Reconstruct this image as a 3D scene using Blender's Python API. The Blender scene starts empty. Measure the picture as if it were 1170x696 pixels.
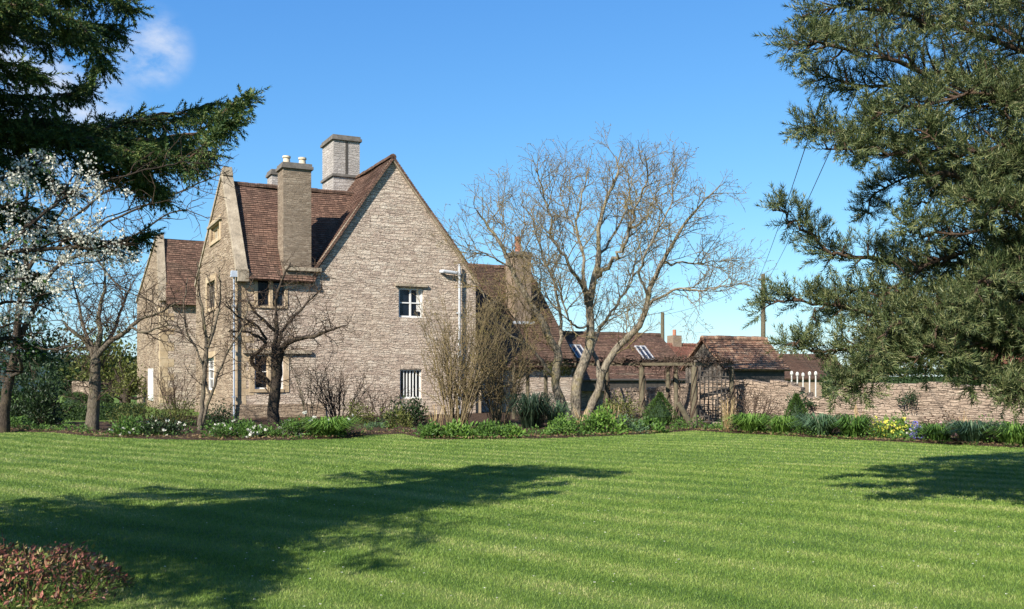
import bpy, math, random
import numpy as np
from mathutils import Vector

# ------------------------------------------------------------------ camera, sky, sun, exposure
S = bpy.context.scene
COL = S.collection
F, HOR, H, CX0 = 1100.0, 430.0, 1.55, 585.0     # focal length (px of a 1170 px wide photo), eye level row, eye height
cam = bpy.data.cameras.new('camera'); camo = bpy.data.objects.new('camera', cam); COL.objects.link(camo)
camo.location = (0, 0, H); camo.rotation_euler = (math.radians(90), 0, 0)
cam.sensor_width = 36; cam.lens = 36 * F / 1170; cam.shift_y = (HOR - 348) / 1170
cam.clip_start = .1; cam.clip_end = 5000
S.camera = camo
SUN_A, SUN_E = math.radians(33), math.radians(35)   # sun behind-left of the camera
w = bpy.data.worlds.new('World'); S.world = w; w.use_nodes = True
nt = w.node_tree; bg = nt.nodes['Background']; SKY_K = .055; EXPO = 1.1; bg.inputs[1].default_value = SKY_K
sky = nt.nodes.new('ShaderNodeTexSky'); sky.sky_type = 'NISHITA'; sky.sun_disc = False
sky.sun_elevation = SUN_E; sky.sun_rotation = math.pi + SUN_A
sky.altitude = 50; sky.air_density = 1.0; sky.dust_density = .25; sky.ozone_density = 3.0
def wn(t, **k):
    n = nt.nodes.new(t)
    for a, b in k.items(): setattr(n, a, b)
    return n
tc = wn('ShaderNodeTexCoord')
nz = wn('ShaderNodeTexNoise'); nz.inputs['Scale'].default_value = 13; nz.inputs['Detail'].default_value = 7; nz.inputs['Roughness'].default_value = .6
mp = wn('ShaderNodeMapping'); mp.inputs['Scale'].default_value = (1, 1, 1.7); mp.inputs['Rotation'].default_value = (0, .35, 0)
nt.links.new(tc.outputs['Generated'], mp.inputs[0]); nt.links.new(mp.outputs[0], nz.inputs['Vector'])
def sky_spot(px, py, inner, outer):
    d = Vector(((px - CX0) / F, 1, (HOR - py) / F)).normalized()
    vm = wn('ShaderNodeVectorMath', operation='DOT_PRODUCT'); nt.links.new(tc.outputs['Generated'], vm.inputs[0]); vm.inputs[1].default_value = d
    mr = wn('ShaderNodeMapRange', interpolation_type='SMOOTHSTEP'); nt.links.new(vm.outputs['Value'], mr.inputs[0])
    mr.inputs[1].default_value = math.cos(outer); mr.inputs[2].default_value = math.cos(inner)
    return mr.outputs[0]
def wmath(op, a, b):
    n = wn('ShaderNodeMath', operation=op)
    for i, q in enumerate((a, b)):
        if isinstance(q, (int, float)): n.inputs[i].default_value = q
        else: nt.links.new(q, n.inputs[i])
    n.use_clamp = True
    return n.outputs[0]
sp = wmath('MAXIMUM', sky_spot(170, 54, .0, .045), sky_spot(5, 105, .0, .13))
nr = wn('ShaderNodeMapRange'); nt.links.new(nz.outputs[0], nr.inputs[0]); nr.inputs[1].default_value = .45; nr.inputs[2].default_value = .72
cm = wmath('MULTIPLY', wmath('MULTIPLY', sp, nr.outputs[0]), .95)
K = SKY_K * 2 ** EXPO                          # colour balance of the camera: a clear, saturated spring sky
sep = wn('ShaderNodeSeparateColor'); nt.links.new(sky.outputs[0], sep.inputs[0]); cmb = wn('ShaderNodeCombineColor')
for ch, A_, g_ in ((0, .88, 1.1), (1, 1.11, .86), (2, 1.27, .55)):
    p_ = wn('ShaderNodeMath', operation='POWER'); nt.links.new(sep.outputs[ch], p_.inputs[0]); p_.inputs[1].default_value = g_
    m_ = wn('ShaderNodeMath', operation='MULTIPLY'); nt.links.new(p_.outputs[0], m_.inputs[0]); m_.inputs[1].default_value = A_ * K ** (g_ - 1)
    nt.links.new(m_.outputs[0], cmb.inputs[ch])
mx = wn('ShaderNodeMix', data_type='RGBA'); nt.links.new(cm, mx.inputs[0]); nt.links.new(cmb.outputs[0], mx.inputs[6]); mx.inputs[7].default_value = (.80 / K, .86 / K, .98 / K, 1)
nt.links.new(mx.outputs[2], bg.inputs[0])
sl = bpy.data.lights.new('sun', 'SUN'); sl.energy = 5.0; sl.angle = math.radians(.5); sl.color = (1, .95, .86)
so = bpy.data.objects.new('sun', sl); COL.objects.link(so)
so.rotation_euler = Vector((math.sin(SUN_A) * math.cos(SUN_E), math.cos(SUN_A) * math.cos(SUN_E), -math.sin(SUN_E))).to_track_quat('-Z', 'Y').to_euler()
S.view_settings.view_transform = 'Standard'; S.view_settings.look = 'None'; S.view_settings.gamma = 1; S.view_settings.exposure = EXPO
S.cycles.max_bounces = 6; S.cycles.transparent_max_bounces = 8

# ------------------------------------------------------------------ helpers
R = np.random.default_rng(7)
def rnd(a, b): return float(R.uniform(a, b))
def nrm(v): return v / (np.linalg.norm(v, axis=-1, keepdims=True) + 1e-9)
def at(px, Y, py=None, z=0.0):
    """world point seen at column px, depth Y (row py gives the height)"""
    return np.array([(px - CX0) / F * Y, Y, H + (HOR - py) / F * Y if py is not None else z])
def gnd(py): return H * F / (py - HOR)

def tag(o, label=None, cat=None, group=None, kind=None):
    if label: o['label'] = label
    if cat: o['category'] = cat
    if group: o['group'] = group
    if kind: o['kind'] = kind
    return o
def thing(name, label, cat, loc=(0, 0, 0), rz=0, group=None):
    o = bpy.data.objects.new(name, None); COL.objects.link(o)
    o.location = loc; o.rotation_euler = (0, 0, rz); o.empty_display_size = .2
    return tag(o, label, cat, group)
def link_mesh(me, name, mat, parent):
    o = bpy.data.objects.new(name, me); COL.objects.link(o)
    if mat is not None:
        for m in (mat if isinstance(mat, list) else [mat]): me.materials.append(m)
    if parent is not None: o.parent = parent
    return o
def np_obj(name, V, Fc, mat, parent=None, smooth=False, off=None):
    V = np.asarray(V, dtype=np.float32).reshape(-1, 3)
    if off is not None: V = V - np.asarray(off, dtype=np.float32)
    groups = Fc if isinstance(Fc, list) and isinstance(Fc[0], np.ndarray) else [Fc]
    groups = [np.asarray(g, dtype=np.int32) for g in groups if len(g)]
    me = bpy.data.meshes.new(name)
    nl = sum(g.size for g in groups); nf = sum(len(g) for g in groups)
    me.vertices.add(len(V)); me.vertices.foreach_set('co', V.ravel())
    me.loops.add(nl); me.loops.foreach_set('vertex_index', np.concatenate([g.ravel() for g in groups]))
    tot = np.concatenate([np.full(len(g), g.shape[1], np.int32) for g in groups])
    me.polygons.add(nf); me.polygons.foreach_set('loop_start', np.concatenate([[0], np.cumsum(tot)[:-1]]).astype(np.int32))
    me.polygons.foreach_set('use_smooth', np.full(nf, smooth, dtype=bool))
    me.update(calc_edges=True)
    return link_mesh(me, name, mat, parent)

class MB:
    """boxes, polygons and prisms gathered into one mesh, UVs in metres along each face"""
    def __init__(s): s.v = []; s.f = []
    def poly(s, pts):
        n = len(s.v); s.v += [tuple(map(float, p)) for p in pts]; s.f.append(tuple(range(n, n + len(pts)))); return s
    def box(s, x0, x1, y0, y1, z0, z1):
        n = len(s.v)
        s.v += [(x0, y0, z0), (x1, y0, z0), (x1, y1, z0), (x0, y1, z0), (x0, y0, z1), (x1, y0, z1), (x1, y1, z1), (x0, y1, z1)]
        for q in ((3, 2, 1, 0), (4, 5, 6, 7), (0, 1, 5, 4), (1, 2, 6, 5), (2, 3, 7, 6), (3, 0, 4, 7)): s.f.append(tuple(n + i for i in q))
        return s
    def frustum(s, x0, x1, y0, y1, z0, z1, e):
        s.box(x0, x1, y0, y1, z0, z1)
        for i in range(-4, 0):
            x, y, z = s.v[i]; s.v[i] = (x + (e if x == x0 else -e), y + (e if y == y0 else -e), z)
        return s
    def bar(s, a, b, w, h=None):
        """square bar from a to b"""
        a, b = np.array(a, float), np.array(b, float); d = nrm(b - a); h = h or w
        up = np.array([0, 0, 1.]) if abs(d[2]) < .9 else np.array([0, 1., 0])
        u = nrm(np.cross(d, up)); v = np.cross(u, d); n = len(s.v)
        for p in (a, b):
            for i, j in ((-1, -1), (1, -1), (1, 1), (-1, 1)): s.v.append(tuple(p + u * i * w / 2 + v * j * h / 2))
        for q in ((0, 1, 2, 3), (7, 6, 5, 4), (0, 4, 5, 1), (1, 5, 6, 2), (2, 6, 7, 3), (3, 7, 4, 0)): s.f.append(tuple(n + i for i in q))
        return s
    def tube(s, pts, rad, k=8):
        V, Fq = tube_np(np.array(pts, float), np.broadcast_to(np.array(rad, float), (len(pts),)), k); n = len(s.v)
        s.v += [tuple(p) for p in V]; s.f += [tuple(int(i) + n for i in q) for q in Fq]
        s.f.append(tuple(n + i for i in range(k))[::-1]); m = len(V); s.f.append(tuple(n + m - k + i for i in range(k)))
        return s
    def build(s, name, mat, parent=None, bevel=0):
        me = bpy.data.meshes.new(name); me.from_pydata(s.v, [], s.f); me.update()
        uv = me.uv_layers.new(name='UVMap').data
        for p in me.polygons:
            n = p.normal
            if abs(n.z) > .97: a, b = Vector((1, 0, 0)), Vector((0, 1, 0))
            else: a = Vector((0, 0, 1)).cross(n).normalized(); b = n.cross(a)
            for li in p.loop_indices:
                co = me.vertices[me.loops[li].vertex_index].co; uv[li].uv = (co.dot(a), co.dot(b))
        o = link_mesh(me, name, mat, parent)
        if bevel:
            m = o.modifiers.new('bevel', 'BEVEL'); m.width = bevel; m.segments = 2
        return o

def tube_np(P, r, k):
    n = len(P); d = np.gradient(P, axis=0); d = nrm(d)
    ref = np.array([0, 0, 1.]) if abs(d[0][2]) < .9 else np.array([1., 0, 0])
    u = nrm(np.cross(d, ref)); v = np.cross(d, u)
    a = np.arange(k) / k * 2 * np.pi
    V = P[:, None] + r[:, None, None] * (np.cos(a)[None, :, None] * u[:, None] + np.sin(a)[None, :, None] * v[:, None])
    i = np.arange(n - 1)[:, None] * k; j = np.arange(k)[None]; j2 = (j + 1) % k
    Fq = np.stack([i + j, i + j2, i + k + j2, i + k + j], -1).reshape(-1, 4)
    return V.reshape(-1, 3), Fq
def tubes_obj(name, lines, mat, parent, off, smooth=True):
    Vs, Fs, n = [], [], 0
    for P, r in lines:
        k = 9 if r[0] > .06 else 6 if r[0] > .02 else 4 if r[0] > .009 else 3
        V, Fq = tube_np(P, r, k); Vs.append(V); Fs.append(Fq + n); n += len(V)
    if not Vs: return None
    return np_obj(name, np.concatenate(Vs), np.concatenate(Fs), mat, parent, smooth, off)

# ------------------------------------------------------------------ materials
class NB:
    def __init__(s, name, rough=.8, spec=.25):
        s.m = bpy.data.materials.new(name); s.m.use_nodes = True; s.t = s.m.node_tree; s.b = s.t.nodes['Principled BSDF']
        s.b.inputs['Roughness'].default_value = rough; s.b.inputs['Specular IOR Level'].default_value = spec
    def n(s, typ, ins=None, **k):
        q = s.t.nodes.new(typ)
        for a, b in k.items(): setattr(q, a, b)
        for a, b in (ins or {}).items(): s.set(q.inputs[a], b)
        return q
    def set(s, sock, val):
        if isinstance(val, bpy.types.NodeSocket): s.t.links.new(val, sock)
        else:
            if hasattr(sock.default_value, '__len__') and len(sock.default_value) == 4 and len(val) == 3: val = (*val, 1)
            sock.default_value = val
    def math(s, op, a, b=0.0, clamp=False): return s.n('ShaderNodeMath', {0: a, 1: b}, operation=op, use_clamp=clamp).outputs[0]
    def uv(s): return s.n('ShaderNodeTexCoord').outputs['UV']
    def obj(s): return s.n('ShaderNodeTexCoord').outputs['Object']
    def pos(s): return s.n('ShaderNodeNewGeometry').outputs['Position']
    def mapv(s, v, sc): return s.n('ShaderNodeMapping', {0: v, 3: sc}).outputs[0]
    def noise(s, v, sc, det=4, rough=.55): return s.n('ShaderNodeTexNoise', {'Vector': v, 'Scale': sc, 'Detail': det, 'Roughness': rough}).outputs[0]
    def rng(s, v, a, b, c=0., d=1.): return s.n('ShaderNodeMapRange', {0: v, 1: a, 2: b, 3: c, 4: d}).outputs[0]
    def mix(s, f, a, b, mode='MIX'): return s.n('ShaderNodeMix', {0: f, 6: a, 7: b}, data_type='RGBA', blend_type=mode).outputs[2]
    def ramp(s, f, stops):
        q = s.n('ShaderNodeValToRGB', {0: f}); e = q.color_ramp.elements
        e[0].position, e[0].color = stops[0][0], (*stops[0][1], 1); e[1].position, e[1].color = stops[-1][0], (*stops[-1][1], 1)
        for p, c in stops[1:-1]: x = e.new(p); x.color = (*c, 1)
        return q.outputs[0]
    def bump(s, h, dist, st=1.0): s.set(s.b.inputs['Normal'], s.n('ShaderNodeBump', {'Height': h, 'Distance': dist, 'Strength': st}).outputs[0])
    def col(s, c): s.set(s.b.inputs['Base Color'], c); return s

def stone_mat(name, cols, joint, bw=.42, rh=.13, warm=None, bump=.05, joint_amt=.85):
    b = NB(name, .92, .12); uv = b.uv()
    n1 = b.n('ShaderNodeTexNoise', {'Vector': uv, 'Scale': 1.6, 'Detail': 3}).outputs['Color']
    n2 = b.n('ShaderNodeTexNoise', {'Vector': b.mapv(uv, (5, 9, 1)), 'Scale': 1., 'Detail': 3}).outputs['Color']
    d1 = b.n('ShaderNodeVectorMath', {0: n1, 1: (.5, .5, .5)}, operation='SUBTRACT').outputs[0]
    d1 = b.n('ShaderNodeVectorMath', {0: d1, 1: (.35, .22, 0)}, operation='MULTIPLY').outputs[0]
    d2 = b.n('ShaderNodeVectorMath', {0: n2, 1: (.5, .5, .5)}, operation='SUBTRACT').outputs[0]
    d2 = b.n('ShaderNodeVectorMath', {0: d2, 1: (.12, .075, 0)}, operation='MULTIPLY').outputs[0]
    v = b.n('ShaderNodeVectorMath', {0: uv, 1: d1}, operation='ADD').outputs[0]
    v = b.n('ShaderNodeVectorMath', {0: v, 1: d2}, operation='ADD').outputs[0]
    def brick(w_, h_, off):
        return b.n('ShaderNodeTexBrick', {'Vector': v, 'Color1': (0, 0, 0), 'Color2': (1, 1, 1), 'Mortar': (.5, .5, .5), 'Scale': 1., 'Mortar Size': .013, 'Mortar Smooth': .6,
                   'Bias': 0., 'Brick Width': w_, 'Row Height': h_}, offset=off, squash=.7, squash_frequency=3)
    A, B = brick(bw, rh, .43), brick(bw * .66, rh * .62, .37)
    msk = b.rng(b.noise(b.mapv(uv, (.8, 2.2, 1)), 1.3, 2), .48, .52)
    fac = b.mix(msk, A.outputs['Fac'], B.outputs['Fac']); cc = b.mix(msk, A.outputs['Color'], B.outputs['Color'])
    vor = b.n('ShaderNodeTexVoronoi', {'Vector': b.mapv(v, (1 / bw * 1.1, 1 / rh, 1)), 'Scale': 1.}).outputs['Color']
    tone = b.mix(.45, cc, b.n('ShaderNodeSeparateColor', {0: vor}).outputs[0])
    tone = b.mix(.3, tone, b.noise(uv, 14, 5, .7))
    c = b.ramp(tone, cols)
    big = b.noise(uv, .45, 4)
    c = b.mix(b.rng(big, .35, .7, 0, .38), c, warm or cols[0][1])
    fine = b.noise(uv, 45, 3, .7)
    c = b.mix(.55, c, b.ramp(fine, [(.3, (.5, .5, .5)), (.7, (1.3, 1.3, 1.3))]), 'MULTIPLY')
    jn = b.math('MULTIPLY', fac, b.rng(b.noise(b.mapv(uv, (2, 7, 1)), 1.5, 3), (.40), .62, .04, joint_amt))
    c = b.mix(jn, c, joint)
    b.col(c)
    h = b.math('SUBTRACT', b.math('MULTIPLY', tone, .5), b.math('MULTIPLY', fac, .9))
    h = b.math('ADD', h, b.math('MULTIPLY', b.noise(b.mapv(uv, (5, 11, 1)), 1.6, 5, .7), .9))
    b.bump(h, bump, 1.)
    return b.m
M = {}
M['stone'] = stone_mat('rubble_stone', [(0, (.21, .165, .135)), (.3, (.40, .305, .24)), (.5, (.52, .415, .325)), (.72, (.58, .485, .385)), (1, (.68, .58, .46))], (.13, .10, .075), warm=(.46, .36, .26), rh=.125, bw=.38, bump=.065, joint_amt=.7)  # joints darker than the mortar, with course shadow lines put into the colour
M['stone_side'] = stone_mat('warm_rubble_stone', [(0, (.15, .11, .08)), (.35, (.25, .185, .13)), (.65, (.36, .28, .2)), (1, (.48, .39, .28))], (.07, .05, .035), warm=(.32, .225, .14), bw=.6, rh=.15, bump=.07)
M['stone_wall'] = stone_mat('garden_wall_stone', [(0, (.17, .125, .095)), (.45, (.36, .27, .20)), (.8, (.47, .37, .28)), (1, (.56, .48, .39))], (.05, .04, .03), bw=.36, rh=.085, bump=.06, joint_amt=1.)
M['chimney'] = stone_mat('chimney_stone', [(0, (.11, .08, .055)), (.5, (.235, .18, .13)), (1, (.38, .31, .23))], (.16, .13, .1), bw=.26, rh=.075, bump=.015, joint_amt=.6)
M['chimney_grey'] = stone_mat('grey_chimney_stone', [(0, (.27, .24, .21)), (.5, (.38, .34, .31)), (1, (.47, .43, .39))], (.2, .17, .15), bw=.4, rh=.12, bump=.03, joint_amt=.7)
M['brick'] = stone_mat('old_brick', [(0, (.17, .12, .085)), (.5, (.26, .19, .135)), (1, (.35, .28, .20))], (.22, .17, .13), bw=.22, rh=.075, bump=.012, joint_amt=.6)
def ashlar_mat():
    b = NB('ashlar', .9, .12); p = b.obj()
    c = b.ramp(b.noise(p, 1.5, 5, .65), [(.3, (.27, .195, .12)), (.5, (.38, .285, .18)), (.7, (.47, .375, .26))])
    c = b.mix(b.rng(b.noise(p, 9, 4), .55, .75, 0, .5), c, (.22, .19, .15)); b.col(c); b.bump(b.noise(p, 18, 4), .01); return b.m
M['ashlar'] = ashlar_mat()
def coping_mat():
    b = NB('weathered_coping', .95, .1); p = b.obj()
    c = b.ramp(b.noise(p, 2.5, 5, .7), [(.3, (.16, .135, .10)), (.5, (.27, .22, .16)), (.7, (.37, .31, .23))]); b.col(c); b.bump(b.noise(p, 15, 4), .02); return b.m
M['coping'] = coping_mat(); pass
def tile_mat(name, cols, moss=.5, bw=.17, rh=.11):
    b = NB(name, .85, .2); uv = b.uv()
    dn = b.n('ShaderNodeTexNoise', {'Vector': uv, 'Scale': 9., 'Detail': 2}).outputs['Color']
    d = b.n('ShaderNodeVectorMath', {0: dn, 1: (.5, .5, .5)}, operation='SUBTRACT').outputs[0]
    d = b.n('ShaderNodeVectorMath', {0: d, 1: (.02, .02, 0)}, operation='MULTIPLY').outputs[0]
    v = b.n('ShaderNodeVectorMath', {0: uv, 1: d}, operation='ADD').outputs[0]
    A = b.n('ShaderNodeTexBrick', {'Vector': v, 'Color1': (0, 0, 0), 'Color2': (1, 1, 1), 'Mortar': (.5, .5, .5), 'Scale': 1., 'Mortar Size': .008, 'Mortar Smooth': .4, 'Bias': 0.,
            'Brick Width': bw, 'Row Height': rh}, offset=.5)
    tone = b.mix(.5, A.outputs['Color'], b.noise(uv, 3.0, 5, .7))
    c = b.ramp(tone, cols)
    c = b.mix(b.rng(b.noise(b.mapv(uv, (.6, .9, 1)), 1.3, 6, .65), .48, .72, 0, moss), c, (.075, .06, .042))
    c = b.mix(b.rng(b.noise(uv, 16, 3, .7), .62, .75, 0, .5), c, (.26, .22, .16))
    c = b.mix(b.math('MULTIPLY', A.outputs['Fac'], .8), c, (.02, .014, .01))
    b.col(c)
    b.bump(b.math('ADD', b.math('MULTIPLY', b.math('SUBTRACT', 1., A.outputs['Fac']), .6), b.math('MULTIPLY', tone, .5)), .02)
    return b.m
M['tile'] = tile_mat('clay_tiles', [(.15, (.065, .037, .027)), (.5, (.135, .075, .052)), (.85, (.22, .13, .09))])
M['tile_dark'] = tile_mat('mossy_clay_tiles', [(.15, (.05, .03, .021)), (.5, (.105, .06, .041)), (.85, (.17, .1, .068))], .7)
M['tile_lichen'] = tile_mat('lichened_tiles', [(.15, (.13, .06, .04)), (.5, (.27, .145, .09)), (.85, (.38, .26, .17))], .35)
M['tile_far'] = tile_mat('red_tiles', [(.15, (.13, .05, .035)), (.5, (.22, .09, .06)), (.85, (.28, .13, .09))], .2)
def simple(name, c, rough=.6, var=.25, sc=6, spec=.25, bump=0):
    b = NB(name, rough, spec); f = b.noise(b.obj(), sc, 5, .65)
    b.col(b.ramp(f, [(.25, tuple(x * (1 - var) for x in c)), (.75, tuple(min(1, x * (1 + var)) for x in c))]))
    if bump: b.bump(f, bump)
    return b.m
M['white'] = simple('white_paint', (.60, .59, .56), .5, .08, 5)
M['pale'] = simple('aged_white_paint', (.46, .45, .41), .6, .3, 7)
M['pipe'] = simple('pale_pipe_paint', (.37, .38, .39), .45, .12, 3)
M['grey_paint'] = simple('grey_pipe_paint', (.30, .33, .37), .45, .25, 3)
M['lead'] = simple('lead_sheet', (.33, .33, .34), .6, .3, 5)
M['lead_dark'] = simple('sooty_stone', (.13, .115, .10), .9, .4, 5, .1, .01)
M['pot'] = simple('buff_clay', (.50, .41, .29), .85, .25, 6)
M['terracotta'] = simple('terracotta', (.30, .13, .08), .85, .3, 6)
M['timber'] = simple('weathered_timber', (.105, .088, .058), .9, .4, 9, .1, .01)
M['timber_dark'] = simple('dark_boards', (.06, .052, .045), .85, .35, 7, .15, .01)
M['timber_grey'] = simple('grey_boards', (.13, .11, .09), .9, .4, 6, .1, .01)
M['soil'] = simple('soil', (.055, .036, .025), .98, .5, 8, .05, .05)
M['wire'] = simple('cable', (.05, .05, .055), .6, .1)
M['curtain'] = simple('curtain', (.55, .52, .47), .9, .15)
b = NB('dark_glass', .08, .5); b.col((.008, .011, .018)); M['glass'] = b.m
def glass2():
    b = NB('sky_glass', .05, .6); b.col((.02, .025, .035)); return b.m
M['glass_sky'] = glass2()
def bark_mat(name, c1, c2, c3, sc=3.):
    b = NB(name, .92, .1); p = b.obj()
    f = b.noise(b.mapv(p, (1, 1, .4)), sc * 9, 6, .75); g = b.noise(p, sc, 5, .7)
    c = b.ramp(f, [(.36, c1), (.62, c2)]); c = b.mix(b.rng(g, .5, .68, 0, .8), c, c3); b.col(c); b.bump(f, .06); return b.m
M['bark_walnut'] = bark_mat('lichened_bark', (.075, .06, .045), (.30, .255, .19), (.23, .19, .08), 2.)
M['twig_walnut'] = bark_mat('lichened_twigs', (.09, .07, .042), (.23, .175, .10), (.29, .22, .07), 1.2)
M['bark_dark'] = bark_mat('dark_bark', (.028, .022, .017), (.085, .065, .05), (.11, .085, .05))
M['bark_grey'] = bark_mat('grey_bark', (.07, .055, .04), (.17, .14, .105), (.15, .135, .07))
M['twig_brown'] = bark_mat('brown_twigs', (.055, .038, .028), (.13, .09, .065), (.10, .07, .045))
M['twig_yellow'] = bark_mat('yellowish_stems', (.10, .075, .04), (.27, .205, .115), (.25, .19, .07))
M['bark_pine'] = bark_mat('pine_bark', (.05, .033, .024), (.15, .10, .07), (.16, .10, .06))
def leaf_mat(name, cols, rough=.6, trans=.25, spec=.25):
    """leaf colour varies from leaf to leaf (random per mesh island)"""
    b = NB(name, rough, spec)
    ri = b.n('ShaderNodeNewGeometry').outputs['Random Per Island']
    n = len(cols); c = b.ramp(ri, [(i / (n - 1), q) for i, q in enumerate(cols)]); b.col(c)
    if trans:
        tr = b.n('ShaderNodeBsdfTranslucent', {0: c}); ms = b.n('ShaderNodeMixShader', {0: trans, 1: b.b.outputs[0], 2: tr.outputs[0]})
        b.t.links.new(ms.outputs[0], b.t.nodes['Material Output'].inputs[0])
    return b.m
M['spruce'] = leaf_mat('spruce_needles', [(.018, .040, .013), (.038, .075, .021), (.07, .115, .03), (.14, .145, .04)], .55, .12)
M['pine'] = leaf_mat('pine_needles', [(.026, .042, .014), (.056, .078, .027), (.105, .124, .046), (.18, .178, .075)], .5, .15)
M['leaf_green'] = leaf_mat('green_leaves', [(.035, .075, .014), (.065, .13, .022), (.11, .19, .035)], .5, .3)
M['leaf_lime'] = leaf_mat('fresh_green_leaves', [(.06, .12, .018), (.11, .20, .03), (.17, .27, .05)], .5, .3)
M['leaf_grey'] = leaf_mat('blue_green_leaves', [(.045, .085, .04), (.08, .135, .065), (.12, .18, .09)], .5, .25)
M['leaf_dark'] = leaf_mat('dark_leaves', [(.008, .018, .006), (.018, .036, .012), (.035, .06, .018)], .45, .15)
M['leaf_yew'] = leaf_mat('clipped_leaves', [(.02, .045, .01), (.04, .075, .016), (.06, .10, .02)], .55, .15)
M['leaf_olive'] = leaf_mat('olive_leaves', [(.05, .06, .014), (.09, .10, .024), (.14, .15, .035)], .55, .25)
M['leaf_gold'] = leaf_mat('golden_leaves', [(.12, .12, .02), (.22, .2, .035), (.3, .28, .05)], .55, .25)
M['leaf_yucca'] = leaf_mat('dark_strap_leaves', [(.008, .018, .008), (.016, .032, .016), (.045, .065, .035)], .4, .1)
M['leaf_red'] = leaf_mat('red_and_green_leaves', [(.03, .05, .012), (.08, .11, .022), (.18, .18, .045), (.28, .20, .10), (.33, .12, .085), (.17, .045, .035), (.05, .07, .02), (.13, .045, .035), (.22, .085, .06)], .5, .2, .3)
M['leaf_maroon'] = leaf_mat('maroon_leaves', [(.05, .025, .02), (.10, .05, .035), (.09, .07, .03)], .5, .2)
M['straw'] = leaf_mat('straw_blades', [(.30, .19, .08), (.42, .29, .14), (.50, .38, .2)], .7, .2)
M['dead_leaf'] = leaf_mat('dry_leaves', [(.10, .06, .03), (.17, .11, .05), (.2, .15, .08)], .8, .2)
M['fl_white'] = leaf_mat('white_petals', [(.42, .41, .34), (.58, .56, .47), (.68, .66, .57)], .6, .3)
M['fl_yellow'] = leaf_mat('yellow_petals', [(.5, .45, .05), (.65, .58, .08), (.45, .5, .08)], .6, .3)
M['fl_blue'] = leaf_mat('blue_petals', [(.13, .12, .4), (.22, .2, .5), (.3, .27, .55)], .6, .3)
M['fl_pink'] = leaf_mat('pink_petals', [(.5, .22, .25), (.6, .35, .35), (.65, .5, .45)], .6, .3)
M['fl_red'] = leaf_mat('red_petals', [(.5, .03, .02), (.6, .06, .04)], .6, .3)
M['bud'] = leaf_mat('spring_buds', [(.20, .12, .05), (.28, .18, .06), (.18, .16, .05)], .7, .3)
def grass_col(b, pos):
    sx = b.n('ShaderNodeSeparateXYZ', {0: pos})
    # mown bands: light off blades leaning either way, put into the grass colour
    wob = b.math('MULTIPLY', b.math('SUBTRACT', b.noise(pos, .12, 2), .5), 2.2)
    q = b.math('ADD', b.math('ADD', b.math('MULTIPLY', sx.outputs[0], .62), b.math('MULTIPLY', sx.outputs[1], .78)), wob)
    st = b.math('SINE', b.math('MULTIPLY', q, 2 * math.pi / .8))
    st = b.rng(st, -.8, .8, 0, 1)
    a = b.noise(pos, .55, 5, .65); f = b.noise(pos, 7, 4, .7)
    t = b.math('ADD', b.math('MULTIPLY', st, b.rng(b.noise(pos, .2, 3), .35, .65, .10, .30)), b.math('ADD', b.math('MULTIPLY', a, .78), b.math('MULTIPLY', f, .38)))
    return t
def lawn_mat():
    b = NB('mown_lawn', .8, .15); p = b.pos(); t = grass_col(b, p)
    c = b.ramp(t, [(.42, (.05, .096, .015)), (.66, (.096, .152, .028)), (.95, (.16, .205, .05))]); b.col(c)
    b.bump(b.noise(p, 60, 3, .7), .03); return b.m
def blade_mat():
    b = NB('grass_blades', .55, .25); p = b.pos(); t = grass_col(b, p)
    ri = b.n('ShaderNodeNewGeometry').outputs['Random Per Island']
    t = b.math('ADD', t, b.rng(ri, 0, 1, -.2, .2))
    c = b.ramp(t, [(.3, (.062, .128, .016)), (.6, (.136, .215, .034)), (.9, (.24, .30, .068)), (1., (.38, .37, .15))]); b.col(c)
    tr = b.n('ShaderNodeBsdfTranslucent', {0: c}); ms = b.n('ShaderNodeMixShader', {0: .3, 1: b.b.outputs[0], 2: tr.outputs[0]})
    b.t.links.new(ms.outputs[0], b.t.nodes['Material Output'].inputs[0]); return b.m
M['lawn'] = lawn_mat(); M['blade'] = blade_mat()

# ------------------------------------------------------------------ ground
EDGE = np.array([(-300, 489), (0, 493.5), (60, 494), (105, 499), (180, 502), (250, 503.5), (330, 503), (395, 501), (425, 497), (462, 496), (485, 502), (560, 502), (640, 500.5), (700, 498), (760, 495),
                 (790, 492), (838, 495), (880, 497), (940, 501), (1000, 504), (1060, 507), (1170, 512), (1500, 525)], float)
def edgeY(px): return gnd(np.interp(px, EDGE[:, 0], EDGE[:, 1]))
g = MB(); g.poly([(-1500, -300, 0), (1500, -300, 0), (1500, 2500, 0), (-1500, 2500, 0)]); tag(g.build('lawn_ground', M['lawn']), kind='structure')
def soil():
    cols = np.arange(-300, 1501, 6.); V = []; m = 14
    back = lambda px: np.interp(px, [-300, 0, 150, 200, 560, 700, 840, 1170, 1500], [31.5, 31.5, 31.5, 36, 41, 41, 33.5, 25.5, 22])
    for px in cols:
        y0, y1 = edgeY(px) + rnd(-.12, .12), back(px)
        for i in range(m):
            f = i / (m - 1); Y = y0 + (y1 - y0) * f
            V.append(at(px, Y, z=.004 + (.05 + rnd(-.02, .05)) * min(1, f * 8)))
    n = len(cols); q = [(i * m + j, (i + 1) * m + j, (i + 1) * m + j + 1, i * m + j + 1) for i in range(n - 1) for j in range(m - 1)]
    tag(np_obj('flower_bed', V, q, M['soil'], smooth=True), kind='structure')
soil()
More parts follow.
